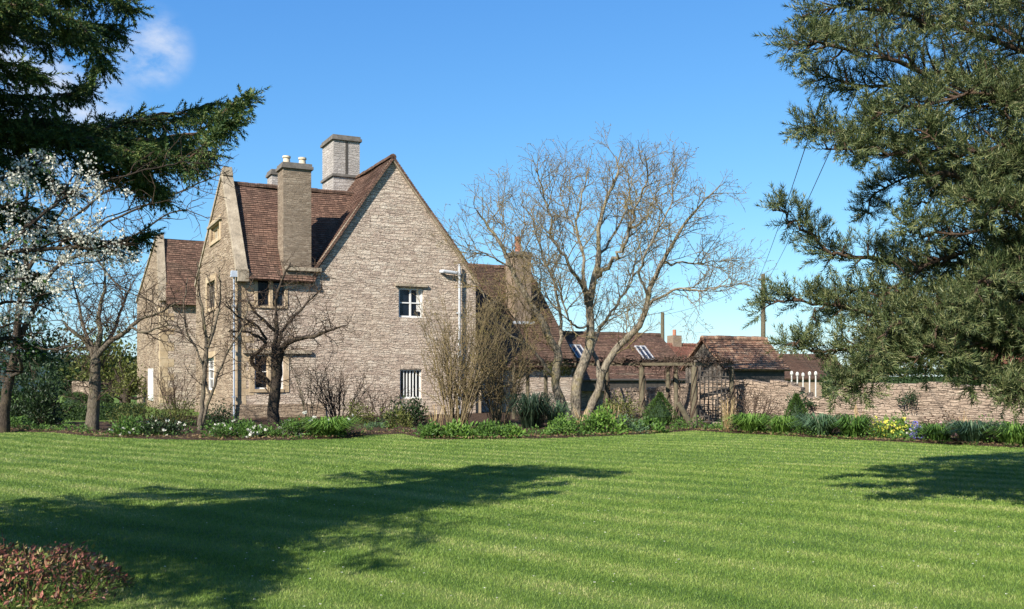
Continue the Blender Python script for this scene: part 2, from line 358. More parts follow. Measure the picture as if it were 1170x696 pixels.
def grass():
    P = []
    for y0, y1, dens in ((6.0, 8.5, 5200), (8.5, 12, 3000), (12, 17, 1500), (17, 23, 750), (23, 31, 380)):
        xa = .60 * y1; n = int(2 * xa * (y1 - y0) * dens)
        x = R.uniform(-xa, xa, n); y = R.uniform(y0, y1, n); px = CX0 + F * x / y
        k = (px > -40) & (px < 1210) & (y < edgeY(px) + R.normal(0, .06, n)); P.append(np.stack([x[k], y[k], np.zeros(k.sum())], 1))
    P = np.concatenate(P); n = len(P); Y = P[:, 1]
    a = R.uniform(0, 2 * np.pi, n); h = R.uniform(.010, .026, n) * (1 + .012 * Y); wd = R.uniform(.0016, .003, n) * (Y / 6.5) ** .9
    u = np.stack([np.cos(a), np.sin(a), 0 * a], 1); ln = R.uniform(0, 2 * np.pi, n); lm = R.uniform(.2, .9, n) * h
    tip = P + np.stack([np.cos(ln) * lm, np.sin(ln) * lm, h], 1)
    V = np.stack([P - u * wd[:, None], P + u * wd[:, None], tip], 1)
    o = np_obj('grass', V, np.arange(3 * n).reshape(-1, 3), M['blade']); tag(o, 'short mown green grass of the striped lawn', 'grass', kind='stuff')
grass()

# ------------------------------------------------------------------ roofs and walls
def roof_plane(mb, eL, eR, rR, rL, course=.11, lift=.022, wob=.034, thick=.07):
    """tiled slope: courses of tiles each lifted at its lower edge, slightly uneven as old roofs are"""
    eL, eR, rR, rL = [np.array(p, float) for p in (eL, eR, rR, rL)]
    sl = np.linalg.norm((rL + rR - eL - eR) / 2); n = max(3, int(sl / course)); m = max(2, int(max(np.linalg.norm(eR - eL), np.linalg.norm(rR - rL)) / .7))
    nv = nrm(np.cross(eR - eL, rL - eL if np.linalg.norm(rL - eL) > .1 else rR - eL)); ph = rnd(0, 9)
    def P(i, j, l):
        f, q = i / n, j / m
        p = (eL * (1 - q) + eR * q) * (1 - f) + (rL * (1 - q) + rR * q) * f
        wv = wob * (math.sin(q * m * .55 + ph + f * 3) + .6 * math.sin(q * m * 1.3 + f * 7 + 2 * ph)) * (1 if 0 < i < n else .5)
        return p + nv * (l + wv)
    jit = R.uniform(-.006, .006, (n + 1, m + 1))
    for i in range(n):
        for j in range(m):
            a0, a1 = lift + jit[i, j], lift + jit[i, j + 1]
            mb.poly([P(i, j, a0), P(i, j + 1, a1), P(i + 1, j + 1, 0), P(i + 1, j, 0)])
            mb.poly([P(i, j, -.004 if i else -thick), P(i, j + 1, -.004 if i else -thick), P(i, j + 1, a1), P(i, j, a0)])
    for j, s_ in ((0, 1), (m, -1)):      # verge edges
        for i in range(n):
            q = [P(i, j, -thick), P(i, j, lift), P(i + 1, j, 0), P(i + 1, j, -thick)]
            mb.poly(q[::-1] if s_ < 0 else q)
    mb.poly([P(0, 0, -thick), P(n, 0, -thick), P(n, m, -thick), P(0, m, -thick)])
def wall_face(mb, prof, z0, holes, mapf, depth, flip=False):
    """front face of a wall under the line prof [(u, ztop), ...], with rectangular openings that have real reveals"""
    us = sorted({p[0] for p in prof} | {q for h in holes for q in h[:2]})
    pu, pz = [p[0] for p in prof], [p[1] for p in prof]
    zt = lambda u: float(np.interp(u, pu, pz))
    def add(pts):
        p = [mapf(u, z, 0) for u, z in pts]; mb.poly(p[::-1] if flip else p)
    for a, c in zip(us[:-1], us[1:]):
        if c - a < 1e-6: continue
        hs = sorted([h for h in holes if h[0] <= a + 1e-6 and h[1] >= c - 1e-6], key=lambda h: h[2]); lo = z0
        for h in hs:
            add([(a, lo), (c, lo), (c, h[2]), (a, h[2])]); lo = h[3]
        add([(a, lo), (c, lo), (c, zt(c)), (a, zt(a))])
    for u0, u1, a, c in holes:
        for (p, q) in (((u0, a), (u1, a)), ((u1, a), (u1, c)), ((u1, c), (u0, c)), ((u0, c), (u0, a))):
            r = [mapf(*p, 0), mapf(*p, depth), mapf(*q, depth), mapf(*q, 0)]; mb.poly(r[::-1] if flip else r)

# ------------------------------------------------------------------ the stone house (local axes: x along the gable front, y into the house)
PHI = math.radians(26.5); C_, S_ = math.cos(PHI), math.sin(PHI)
HC = at(270, 34.0)
house = thing('stone_house', 'old rubble stone house with steep tiled gables, tall chimneys and low rear range', 'house', HC, PHI)
def tS(px, s): k = (px - CX0) / F; return (k * (HC[1] + s * C_) - HC[0] + s * S_) / (C_ - k * S_)
def sT(px, t): k = (px - CX0) / F; return (HC[0] + t * C_ - k * (HC[1] + t * S_)) / (S_ + k * C_)
def zz(t, s, py): return H + (HOR - py) / F * (HC[1] + t * S_ + s * C_)
def fz(px, s, py): t = tS(px, s); return t, zz(t, s, py)
# main gable front + wing front are one wall plane y = 0
gl, gzl = fz(361, 0, 306); gp, gzp = fz(448, 0, 184); gr, gzr = fz(543.5, 0, 321)
wz = zz(.5, 0, 306) - .1                                      # wing eaves
def hole(p0, p1, q0, q1, s=0):
    a, c = tS(p0, s), tS(p1, s); m = (a + c) / 2; return (a, c, zz(m, s, q1), zz(m, s, q0))
W_up = hole(455.5, 484, 329, 363); W_low = hole(457, 482, 422, 455.5); W_wl = hole(291, 324, 405, 444.5); W_wu = hole(294.5, 325, 319, 350)
mb = MB()
wall_face(mb, [(0, wz), (gl, wz + .05), (gp, gzp), (gr, gzr)], 0, [W_up, W_low, W_wl, W_wu], lambda u, z, d: (u, d, z), .22)
DEP = 10.0
mb.poly([(gr, 0, 0), (gr, DEP, 0), (gr, DEP, gzr), (gr, 0, gzr)])                 # right return
mb.poly([(gl, DEP, 0), (gl, DEP, wz), (gp, DEP, gzp), (gr, DEP, gzr), (gr, DEP, 0)])
mb.build('wall', M['stone'], house)
# left gable: plane x = 0
ps = sT(254, 0); pz_ = zz(0, ps, 202); fs = sT(224, 0); fzv = zz(0, fs, 326)
def holeL(p0, p1, q0, q1):
    a, c = sT(p1, 0), sT(p0, 0); m = (a + c) / 2; return (a, c, zz(0, m, q1), zz(0, m, q0))
WL_low = holeL(236, 245, 409, 446); WL_mid = holeL(236.5, 246, 322, 352); WL_top = holeL(241, 251, 258, 274)
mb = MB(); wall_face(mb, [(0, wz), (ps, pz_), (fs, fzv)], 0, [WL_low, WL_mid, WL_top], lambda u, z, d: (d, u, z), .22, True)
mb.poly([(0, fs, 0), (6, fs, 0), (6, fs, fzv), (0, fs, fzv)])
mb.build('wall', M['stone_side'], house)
# quoins, plinth, string course, ledge
mb = MB()
z = .55; i = 0
while z < wz - .3:
    h_ = rnd(.24, .36); a, c = (.62, .34) if i % 2 else (.34, .62)
    mb.box(-.006, a, -.006, .006, z, z + h_ - .012); mb.box(-.006, .006, .006, c, z, z + h_ - .012); z += h_; i += 1
mb.build('quoin', M['ashlar'], house)
mb = MB(); z1 = zz(1, 0, 462)
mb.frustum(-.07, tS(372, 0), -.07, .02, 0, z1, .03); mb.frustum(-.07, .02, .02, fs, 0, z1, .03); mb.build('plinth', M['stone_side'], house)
mb = MB(); zs = zz(1.5, 0, 402); mb.box(tS(277, 0), tS(356, 0), -.10, .02, zs - .07, zs + .05); mb.build('drip_mould', M['coping'], house, .01)
mb = MB(); t0, z0 = fz(324, 0, 306); mb.box(t0, tS(366, 0), -.22, .1, z0 - .11, z0 + .03); mb.build('ledge', M['coping'], house, .015)
# roofs
ov = .14
mb = MB(); back = DEP + .3
kL = (gzp - gzl) / (gp - gl); kR = (gzp - gzr) / (gr - gp); e = .22
pz = gzp + .16
roof_plane(mb, (gl - e, back, gzl - kL * e + .12), (gl - e, -ov, gzl - kL * e + .12), (gp, -ov, pz), (gp, back, pz))
roof_plane(mb, (gr + e * .6, -ov, gzr - kR * e * .6 + .12), (gr + e * .6, back, gzr - kR * e * .6 + .12), (gp, back, pz), (gp, -ov, pz))
o = mb.build('roof', M['tile'], house)
def ridge(mb, a, c, r=.13, step=.33):
    a, c = np.array(a), np.array(c); L = np.linalg.norm(c - a); n = int(L / step); d = (c - a) / L; u = nrm(np.cross(d, (0, 0, 1.)))
    for i in range(n):
        p, q = a + d * i * L / n, a + d * ((i + 1) * L / n - .012); dz = rnd(-.008, .012)
        an = np.linspace(-.25, math.pi + .25, 7); ring = lambda o: [o + u * math.cos(x) * r + np.array([0, 0, math.sin(x) * r - .07 + dz]) for x in an]
        A, B = ring(p), ring(q)
        for k in range(6): mb.poly([A[k], A[k + 1], B[k + 1], B[k]])
        mb.poly(A[::-1]); mb.poly(B)
mb = MB(); ridge(mb, (gp, -ov, pz + .03), (gp, back, pz + .03)); mb.build('ridge_tile', M['tile_dark'], o)
# verge mortar/boards under the front edge
mb = MB()
mb.bar((gl - e, -.06, gzl - kL * e + .0), (gp, -.06, gzp + .07), .1, .1); mb.bar((gp, -.06, gzp + .07), (gr + .1, -.06, gzr - kR * .1 + .02), .1, .1)
mb.build('verge', M['coping'], house)
# wing roof
mb = MB(); ws = .35; wk = (pz_ - wz) / ps; rz = pz_ - .22
vx = lambda z: gp - (pz - z) / kL + .25                      # where the main slope stands at height z: the valley
roof_plane(mb, (.3, -.25, wz - wk * .25 + .02), (gl - .12, -.25, wz - wk * .25 + .02), (vx(rz), ps, rz), (.3, ps, rz))
roof_plane(mb, (gp, fs + .3, fzv - .35), (.3, fs + .3, fzv - .35), (.3, ps, rz), (gp, ps, rz))
o = mb.build('roof', M['tile'], house)
mb = MB(); ridge(mb, (.3, ps, rz + .03), (vx(rz), ps, rz + .03)); mb.build('ridge_tile', M['tile_dark'], o)
# raised gable coping of the wing
mb = MB()
for (a, c) in ((((.16, -.16, wz - .05)), (.16, ps, pz_ + .12)), ((.16, fs + .15, fzv), (.16, ps, pz_ + .12))): mb.bar(a, c, .42, .16)
mb.box(.0, .4, -.26, .12, wz - .42, wz + .02); mb.frustum(-.03, .37, ps - .24, ps + .24, pz_ + .02, pz_ + .36, .04)
mb.build('coping', M['coping'], house, .015)

def window(h, mapf, bars=(1, 1), fw=.05, mat=None, surround=.0, mull=0, pane=None, dep=.13, lintel=None, curtain=False, sur_mat=None):
    """a window in opening h: frame (the part), pane, mullions, stone surround as sub-parts"""
    u0, u1, z0, z1 = h; f = MB()
    def bx(m, a, c, d0, d1, p, q):
        P = [mapf(u, z, d) for d in (d0, d1) for (u, z) in ((a, p), (c, p), (c, q), (a, q))]; n = len(m.v); m.v += [tuple(x) for x in P]
        for k in ((0, 1, 2, 3), (7, 6, 5, 4), (4, 5, 1, 0), (5, 6, 2, 1), (6, 7, 3, 2), (7, 4, 0, 3)): m.f.append(tuple(n + i for i in k))
    bx(f, u0, u0 + fw, dep - .04, dep + .03, z0, z1); bx(f, u1 - fw, u1, dep - .04, dep + .03, z0, z1)
    bx(f, u0 + fw, u1 - fw, dep - .04, dep + .03, z0, z0 + fw); bx(f, u0 + fw, u1 - fw, dep - .04, dep + .03, z1 - fw, z1)
    nv, nh = bars; uw = u1 - u0 - 2 * fw; zw = z1 - z0 - 2 * fw; bw = fw * .6
    for i in range(1, nv + 1):
        c = u0 + fw + uw * i / (nv + 1); ww = bw * (1.5 if i == (nv + 1) / 2 else 1); bx(f, c - ww / 2, c + ww / 2, dep - .03, dep + .02, z0 + fw, z1 - fw)
    for i in range(1, nh + 1):
        c = z0 + fw + zw * i / (nh + 1); bx(f, u0 + fw, u1 - fw, dep - .027, dep + .017, c - bw / 2, c + bw / 2)
    o = f.build('window', mat or M['white'], house)
    p = MB(); p.poly([mapf(*q, dep + .012) for q in ((u0, z0), (u1, z0), (u1, z1), (u0, z1))]); p.build('pane', pane or M['glass'], o)
    if surround:
        m = MB(); s = surround
        bx(m, u0 - s, u0 - .002, -.025, .1, z0 - s * .6, z1 + s); bx(m, u1 + .002, u1 + s, -.025, .1, z0 - s * .6, z1 + s)
        bx(m, u0, u1, -.025, .1, z1 + .002, z1 + s); bx(m, u0, u1, -.05, .1, z0 - s * .6, z0 - .002)
        m.build('surround', sur_mat or M['ashlar'], o, .006)
    for i in range(mull):
        m = MB(); c = u0 + (u1 - u0) * (i + 1) / (mull + 1); bx(m, c - .07, c + .07, -.02, dep + .05, z0, z1); m.build('mullion', M['ashlar'], o, .02)
    if lintel:
        m = MB(); bx(m, u0 - lintel, u1 + lintel, -.09, .05, z1 + .04, z1 + .14); m.build('lintel', M['coping'], o, .01)
    if curtain:
        m = MB(); bx(m, u1 - fw - uw * .2, u1 - fw, dep + .005, dep + .010, z0 + fw + uw * .2, z1 - fw); m.build('curtain', M['curtain'], o)
    return o
mF = lambda u, z, d: (u, d, z); mL = lambda u, z, d: (d, u, z)
window(W_up, mF, (1, 1), .075, lintel=.16, curtain=True)
window(W_low, mF, (5, 0), .06, mat=M['white'])
window(W_wl, mF, (1, 1), .05, surround=.2, mull=1, mat=M['white'])
window(W_wu, mF, (1, 1), .045, surround=.12, mull=1, mat=M['timber_grey'])
window(WL_low, mL, (1, 2), .08, surround=.25, pane=M['glass_sky']); window(WL_mid, mL, (1, 2), .07, surround=.25, mat=M['timber_grey'])
window(WL_top, mL, (1, 0), .10, surround=.25, mat=M['ashlar'], pane=M['coping'], lintel=.5)

def chimney(t0, t1, s0, s1, z0, z1, mat, cap=.09, pots=(), band=None, slit=False, potm=None, pot_h=.35, parent=house):
    m = MB(); m.box(t0, t1, s0, s1, z0, z1 - .22)
    o = m.build('chimney', mat, parent)
    c = MB(); c.box(t0 - cap, t1 + cap, s0 - cap, s1 + cap, z1 - .22, z1 - .10); c.box(t0 - cap * .4, t1 + cap * .4, s0 - cap * .4, s1 + cap * .4, z1 - .10, z1); c.build('chimney_cap', M['lead_dark'], o, .01)
    if band:
        c = MB(); c.box(t0 - .07, t1 + .07, s0 - .07, s1 + .07, band - .06, band + .05); c.build('band', M['lead_dark'], o, .01)
    if slit:
        c = MB(); tm = (t0 + t1) / 2; c.box(tm - .055, tm + .055, s0 - .012, s0 + .05, band + .06, z1 - .25); c.build('slit_shade', M['timber_dark'], o)  # dark strip stands in for the shade between the two shafts
    for (pt, pss) in pots:
        c = MB(); c.tube([(pt, pss, z1 - .02), (pt, pss, z1 + pot_h * .75), (pt, pss, z1 + pot_h * .78), (pt, pss, z1 + pot_h)], [.14, .115, .15, .145], 14); c.build('chimney_pot', potm or M['pot'], o)
    return o
ta, tb = tS(323.5, -.1), tS(355.5, -.1); zt = zz((ta + tb) / 2, 0, 187)
chimney(ta, tb, -.12, .75, wz - .1, zt, M['chimney'], .07, [(ta + .22, .3), (tb - .22, .3)], pot_h=.3)
ta, tb = tS(381, 4.3), tS(411, 4.3); zt = zz(5.3, 4.3, 155); chimney(ta, tb, 4.3, 6.0, gzp - 2, zt, M['chimney_grey'], .08, band=zz(5.3, 4.3, 201), slit=True)
ta, tb = tS(310.5, ps + .6), tS(327, ps + .6); chimney(ta, tb, ps + .6, ps + 1.4, rz - 1, zz(ta, ps + .6, 193), M['chimney_grey'], .06)
# downpipes
def pipe(pts, r, mat, hopper=None):
    m = MB(); m.tube(pts, r, 10)
    if hopper: x, y, z = hopper; m.frustum(x - .12, x + .12, y - .1, y + .12, z - .12, z + .1, .02)
    for zb in np.arange(.8, pts[0][2] - .3, 1.6): m.box(pts[-1][0] - r * 1.5, pts[-1][0] + r * 1.5, -.15, -.0, zb, zb + .06)
    return m.build('downpipe', mat, house)
pipe([(-.1, -.13, wz - .1), (-.1, -.13, 0)], .035, M['grey_paint'], (-.1, -.13, wz - .15))
t1, z1 = fz(525, -.16, 302); t2, z2 = fz(505, -.16, 310)
pipe([(t1, -.16, z1), (t1, -.16, 0)], .048, M['pipe'])
m = MB(); m.tube([(t2, -.02, z2), (t2 + .05, -.16, z2), (t1 - .1, -.16, z2 - .04), (t1, -.16, z2 - .12)], .07, 10); m.build('waste_pipe', M['pipe'], house)
# right-hand rear wing: steep tiled slope dropping to a low eave
xs, xr = 1.1, 5.6
rx0, rzz = gr - 1, zz(tS(606, xr), xr, 307); rx1 = tS(606, xr); ez = zz(tS(655, xs), xs, 420); kx = (rzz - ez) / (xr - xs)
mb = MB(); roof_plane(mb, (rx0, xs, ez), (rx1, xs, ez), (rx1, xr, rzz), (rx0, xr, rzz), wob=.035)
roof_plane(mb, (rx1, xr * 2 - xs, ez), (rx0, xr * 2 - xs, ez), (rx0, xr, rzz), (rx1, xr, rzz))
o = mb.build('roof', M['tile_dark'], house)
mb = MB(); ridge(mb, (rx0, xr, rzz + .03), (rx1, xr, rzz + .03)); mb.build('ridge_tile', M['tile'], o)
mb = MB(); wall_face(mb, [(gr + .002, ez + .2), (rx1 - .1, ez + .2)], 0, [], lambda u, z, d: (u, xs + .3 + d, z), .2)
mb.poly([(rx1 - .1, xs + .3, 0), (rx1 - .1, 2 * xr - xs - .3, 0), (rx1 - .1, 2 * xr - xs - .3, ez + .2), (rx1 - .1, xr, rzz - .12), (rx1 - .1, xs + .3, ez + .2)])
mb.build('wall', M['stone'], house)
cs = 3.0; ta, tb = tS(588, cs), tS(607, cs); zc = zz(ta, cs, 287)
ch = chimney(ta, tb, cs, cs + .9, ez + (cs - xs) * kx - .9, zc, M['brick'], .06, [((ta + tb) / 2 - .05, cs + .4)], potm=M['terracotta'], pot_h=.7)
m = MB(); zf = ez + (cs - xs) * kx; m.box(ta - .12, tb + .12, cs - .1, cs + .02, zf - .12, zf + .05); m.build('flashing', M['pipe'], ch)
# pale lean-to gable stub at the house corner
mb = MB(); a, c = gr + .01, gr + .3; mb.box(a, c, .1, 1.4, 0, zz(a, 0, 415)); mb.frustum(a, c, .1, 1.4, zz(a, 0, 415), zz(a, 0, 392), .1); mb.build('buttress', M['ashlar'], house, .02)
# long low range
ls, lr = 2.6, 5.4
lx1 = tS(754, lr); lzr = zz(tS(700, lr), lr, 381.5); lez = zz(tS(700, ls), ls, 433); lk = (lzr - lez) / (lr - ls)
mb = MB(); roof_plane(mb, (rx1 - .5, ls, lez), (lx1, ls, lez), (lx1, lr, lzr), (rx1 - .5, lr, lzr), wob=.03)
roof_plane(mb, (lx1, lr * 2 - ls, lez), (rx1 - .5, lr * 2 - ls, lez), (rx1 - .5, lr, lzr), (lx1, lr, lzr))
low = mb.build('roof', M['tile'], house)
mb = MB(); ridge(mb, (rx1, lr, lzr + .03), (lx1, lr, lzr + .03)); mb.build('ridge_tile', M['tile_dark'], low)
mb = MB(); wall_face(mb, [(rx1, lez + .25), (lx1 - .1, lez + .25)], 0, [], lambda u, z, d: (u, ls + .28 + d, z), .2)
mb.poly([(lx1 - .1, ls + .28, 0), (lx1 - .1, 2 * lr - ls - .3, 0), (lx1 - .1, 2 * lr - ls - .3, lez + .2), (lx1 - .1, lr, lzr - .1), (lx1 - .1, ls + .28, lez + .2)])
mb.build('wall', M['stone_wall'], house)
mb = MB(); mb.box(rx1 - .4, lx1 - .02, ls + .02, ls + .06, lez - .55, lez - .1); mb.build('fascia', M['timber_dark'], house)
mb = MB(); mb.tube([(rx1 - .4, ls - .04, lez - .04), (lx1, ls - .04, lez - .06)], .055, 8); mb.build('gutter', M['timber_dark'], house)
for p0, p1 in ((653, 665), (728, 739)):        # roof lights on the low range
    sq = ls + (lr - ls) * .62; sd = .62; f = lambda t, s, up=.07: (t, s, lez + (s - ls) * lk + up)
    a, c = tS(p0, sq), tS(p1, sq); m = MB()
    for (A, B) in ((f(a, sq - sd), f(a, sq + .2)), (f(c, sq - sd), f(c, sq + .2)), (f(a, sq - sd), f(c, sq - sd)), (f(a, sq + .2), f(c, sq + .2)), (f((a + c) / 2, sq - sd), f((a + c) / 2, sq + .2))): m.bar(A, B, .05, .06)
    o = m.build('roof_light', M['lead'], house)
    m = MB(); m.poly([f(a, sq - sd, .06), f(c, sq - sd, .06), f(c, sq + .2, .06), f(a, sq + .2, .06)]); m.build('pane', M['glass_sky'], o)
# second, further gabled wing at the left
vt, vs = -1.1, 12.8; vq = sT(156.5, vt); vp = sT(179.5, vt)
vez = zz(vt, vs, 343); vpz = zz(vt, vp, 270); vfz = zz(vt, vq, 345); vx1 = vt + 7
mb = MB(); wall_face(mb, [(vt, vez), (vx1, vez)], 0, [], lambda u, z, d: (u, vs + d, z), .2); mb.build('wall', M['stone'], house)
hA = (sT(174, vt), sT(166, vt), zz(vt, sT(170, vt), 438), zz(vt, sT(170, vt), 425)); 
mb = MB(); wall_face(mb, [(vs, vez), (vp, vpz), (vq, vfz)], 0, [], lambda u, z, d: (vt + d, u, z), .2, True)
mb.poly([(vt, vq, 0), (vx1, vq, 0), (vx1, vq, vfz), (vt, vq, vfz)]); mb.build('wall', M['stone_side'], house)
mb = MB(); roof_plane(mb, (vt + .25, vs - .25, vez - .2), (vx1, vs - .25, vez - .2), (vx1, vp, vpz - .1), (vt + .25, vp, vpz - .1))
roof_plane(mb, (vx1, vq + .2, vfz - .2), (vt + .25, vq + .2, vfz - .2), (vt + .25, vp, vpz - .1), (vx1, vp, vpz - .1)); mb.build('roof', M['tile'], house)
mb = MB(); mb.bar((vt + .12, vs - .1, vez - .05), (vt + .12, vp, vpz + .08), .36, .14); mb.bar((vt + .12, vq + .1, vfz), (vt + .12, vp, vpz + .08), .36, .14); mb.build('coping', M['coping'], house, .01)
z = .3; i = 0; mb = MB()
while z < vez - .5:
    h_ = rnd(.28, .4); a, c = (.62, .34) if i % 2 else (.34, .62)
    mb.box(vt - .006, vt + a, vs - .006, vs + .006, z, z + h_ - .012); mb.box(vt - .006, vt + .006, vs + .006, vs + c, z, z + h_ - .012); z += h_; i += 1
mb.build('quoin', M['ashlar'], house)
s0, s1 = sT(176, vt), sT(169, vt); mb = MB(); mb.box(vt - .03, vt + .02, min(s0, s1) + .3, max(s0, s1) - .3, .35, zz(vt, s0, 421)); mb.build('door', M['white'], house)

# ------------------------------------------------------------------ outbuilding, far houses, walls, pergola
def small_house(name, label, cat, px, Y, rot, L, W, eave, ridgeh, wallm, roofm, gablem=None, over=.18, boards=False):
    p = at(px, Y); o = thing(name, label, cat, p, rot)
    mb = MB(); wall_face(mb, [(0, eave), (L, eave)], 0, [], lambda u, z, d: (u, d, z), .1)
    mb.poly([(L, 0, 0), (L, W, 0), (L, W, eave), (L, W / 2, ridgeh - .08), (L, 0, eave)]); mb.poly([(L, W, 0), (0, W, 0), (0, W, eave), (L, W, eave)])
    if not gablem: mb.poly([(0, W, 0), (0, 0, 0), (0, 0, eave), (0, W / 2, ridgeh - .08), (0, W, eave)])
    mb.build('wall', wallm, o)
    if gablem:
        g = MB(); n = 12
        for i in range(n):
            y0, y1 = W * i / n, W * (i + 1) / n - .012; zt_ = lambda y: eave + (ridgeh - .08 - eave) * (1 - abs(y - W / 2) / (W / 2)); x = rnd(-.02, .005)
            g.poly([(x, y1, 0), (x, y0, 0), (x, y0, zt_(y0)), (x, y1, zt_(y1))])
        g.poly([(.03, W, 0), (.03, 0, 0), (.03, 0, eave), (.03, W / 2, ridgeh - .09), (.03, W, eave)])
        g.build('gable', gablem, o)
    k = (ridgeh - eave) / (W / 2); r = MB()
    roof_plane(r, (-.15, -over, eave - k * over), (L + .15, -over, eave - k * over), (L + .15, W / 2, ridgeh), (-.15, W / 2, ridgeh), wob=.018)
    roof_plane(r, (L + .15, W + over, eave - k * over), (-.15, W + over, eave - k * over), (-.15, W / 2, ridgeh), (L + .15, W / 2, ridgeh))
    ro = r.build('roof', roofm, o); r = MB(); ridge(r, (-.15, W / 2, ridgeh + .03), (L + .15, W / 2, ridgeh + .03)); r.build('ridge_tile', roofm, ro)
    return o
Ys = 34.5
shed = small_house('tiled_outhouse', 'small outhouse with lichened tiled roof and grey boarded gable behind the garden wall', 'outhouse', 829, Ys, PHI, 2.75, 2.35, H + (HOR - 417) / F * Ys, H + (HOR - 386) / F * (Ys + 1.1), M['timber_dark'], M['tile_lichen'], M['timber_grey'])
fh = small_house('brick_cottage', 'distant red tiled cottage with small chimney left of the outhouse', 'house', 779, 62, PHI, 9, 5, 1.6, 3.7, M['brick'], M['tile_far'])
m = MB(); m.box(1.0, 1.7, 2.3, 3.0, 3.2, 4.3); c = m.build('chimney', M['brick'], fh); m = MB(); m.tube([(1.35, 2.65, 4.3), (1.35, 2.65, 4.7)], .13, 10); m.build('chimney_pot', M['terracotta'], c)
small_house('brown_roofed_house', 'long low brown tiled house beyond the stone garden wall', 'house', 892, 52, PHI * .3, 4.2, 6, 1.5, 2.75, M['brick'], M['tile_dark'])
small_house('brick_house', 'pale brick house with tiled roof half hidden behind the pine', 'house', 1115, 46, -PHI * .4, 9, 6, 2.3, 4.2, M['brick'], M['tile_far'])

def rubble_wall(name, label, pts, mat, thick=.42):
    """pts: (px, depth, height); the top is ragged, with projecting cap stones"""
    p0 = at(pts[0][0], pts[0][1]); o = thing(name, label, 'wall', p0)
    body, cap = MB(), MB(); P = [np.append(at(px, Y)[:2] - p0[:2], h) for px, Y, h in pts]
    for a, c in zip(P[:-1], P[1:]):
        L = np.linalg.norm(c[:2] - a[:2]); d = (c[:2] - a[:2]) / L; nv = np.array([d[1], -d[0]]); nv = nv if nv[1] < 0 else -nv
        n = max(2, int(L / .33)); q = [a + (c - a) * i / n for i in range(n + 1)]
        hts = [x[2] + rnd(-.04, .03) for x in q]
        for i in range(n):
            f0, f1 = q[i][:2], q[i + 1][:2]; b0, b1 = f0 - nv * thick, f1 - nv * thick; h0, h1 = hts[i], hts[i + 1]
            body.poly([(*f0, 0), (*f1, 0), (*f1, h1), (*f0, h0)]); body.poly([(*b1, 0), (*b0, 0), (*b0, h0), (*b1, h1)]); body.poly([(*f0, h0), (*f1, h1), (*b1, h1), (*b0, h0)])
        for e_, s_ in ((q[0], hts[0]), (q[-1], hts[-1])): body.poly([(*e_[:2], 0), (*e_[:2], s_), (*(e_[:2] - nv * thick), s_), (*(e_[:2] - nv * thick), 0)])
        x = 0
        while x < L - .1:
            w_ = rnd(.18, .5); f = (x + w_ / 2) / L; cc = a[:2] + d * (x + w_ / 2); zc = a[2] + (c[2] - a[2]) * min(1, f); x += w_
            if rnd(0, 1) < .12: continue
            hh = rnd(.05, .12); out = rnd(-.02, .05)
            A = [cc - d * w_ * .47 + nv * out, cc + d * w_ * .47 + nv * (out + rnd(-.02, .02)), cc + d * w_ * .45 - nv * (thick * rnd(.8, 1.05)), cc - d * w_ * .45 - nv * (thick * rnd(.8, 1.05))]
            n0 = len(cap.v); tl = rnd(-.02, .02)
            cap.v += [(*r, zc - .06) for r in A] + [(*(r * .96 + cc * .04), zc + hh - .03 + (tl if i in (0, 3) else -tl)) for i, r in enumerate(A)]
            for k in ((3, 2, 1, 0), (4, 5, 6, 7), (0, 1, 5, 4), (1, 2, 6, 5), (2, 3, 7, 6), (3, 0, 4, 7)): cap.f.append(tuple(n0 + i for i in k))
    body.build('wall_face', mat, o); cap.build('cap_stone', mat, o)
    return o
rubble_wall('garden_wall', 'long dry stone garden wall running from the pergola to the photo edge', [(800, 32.5, 1.36), (838, 31.3, 1.36), (868, 30.5, 1.34), (903, 29.6, 1.33), (914, 29.4, 1.02), (928, 29.1, .85), (948, 28.7, .95), (962, 28.4, 1.22), (990, 27.8, 1.3), (1050, 26.6, 1.33), (1110, 25.4, 1.28), (1170, 24.2, 1.2), (1400, 21, 1.2)], M['stone_wall'])
rubble_wall('stone_wall', 'short low stone wall far off behind the box topiary', [(82, 60, 1.2), (105, 60, 1.15)], M['stone_wall'])
rubble_wall('rear_stone_wall', 'shaded rubble wall behind the pergola posts', [(694, 36.5, 1.05), (740, 36, 1.05), (800, 33, 1.3)], M['stone_wall'])
Pw = (904.5, 911, 917.5, 925, 932); Pl = ('white post with round top left end above the wall dip', 'white round-topped post second from the outhouse', 'middle white round-topped post behind the broken wall', 'white round-topped post second from the pine', 'white round-topped post nearest the pine foliage')
for px, lab in zip(Pw, Pl):
    p = at(px, 33); o = thing('garden_post', lab, 'post', p, group='white garden posts behind the broken wall'); h_ = H + (HOR - 430) / F * 33 + rnd(-.1, .1)
    m = MB(); m.tube([(0, 0, 0), (0, 0, h_)], .024, 8); m.build('shaft', M['pale'], o)
    m = MB(); m.tube([(0, 0, h_ - .01), (0, 0, h_ + .03), (0, 0, h_ + .09), (0, 0, h_ + .14)], [.03, .055, .055, .025], 8); m.build('finial', M['pale'], o)
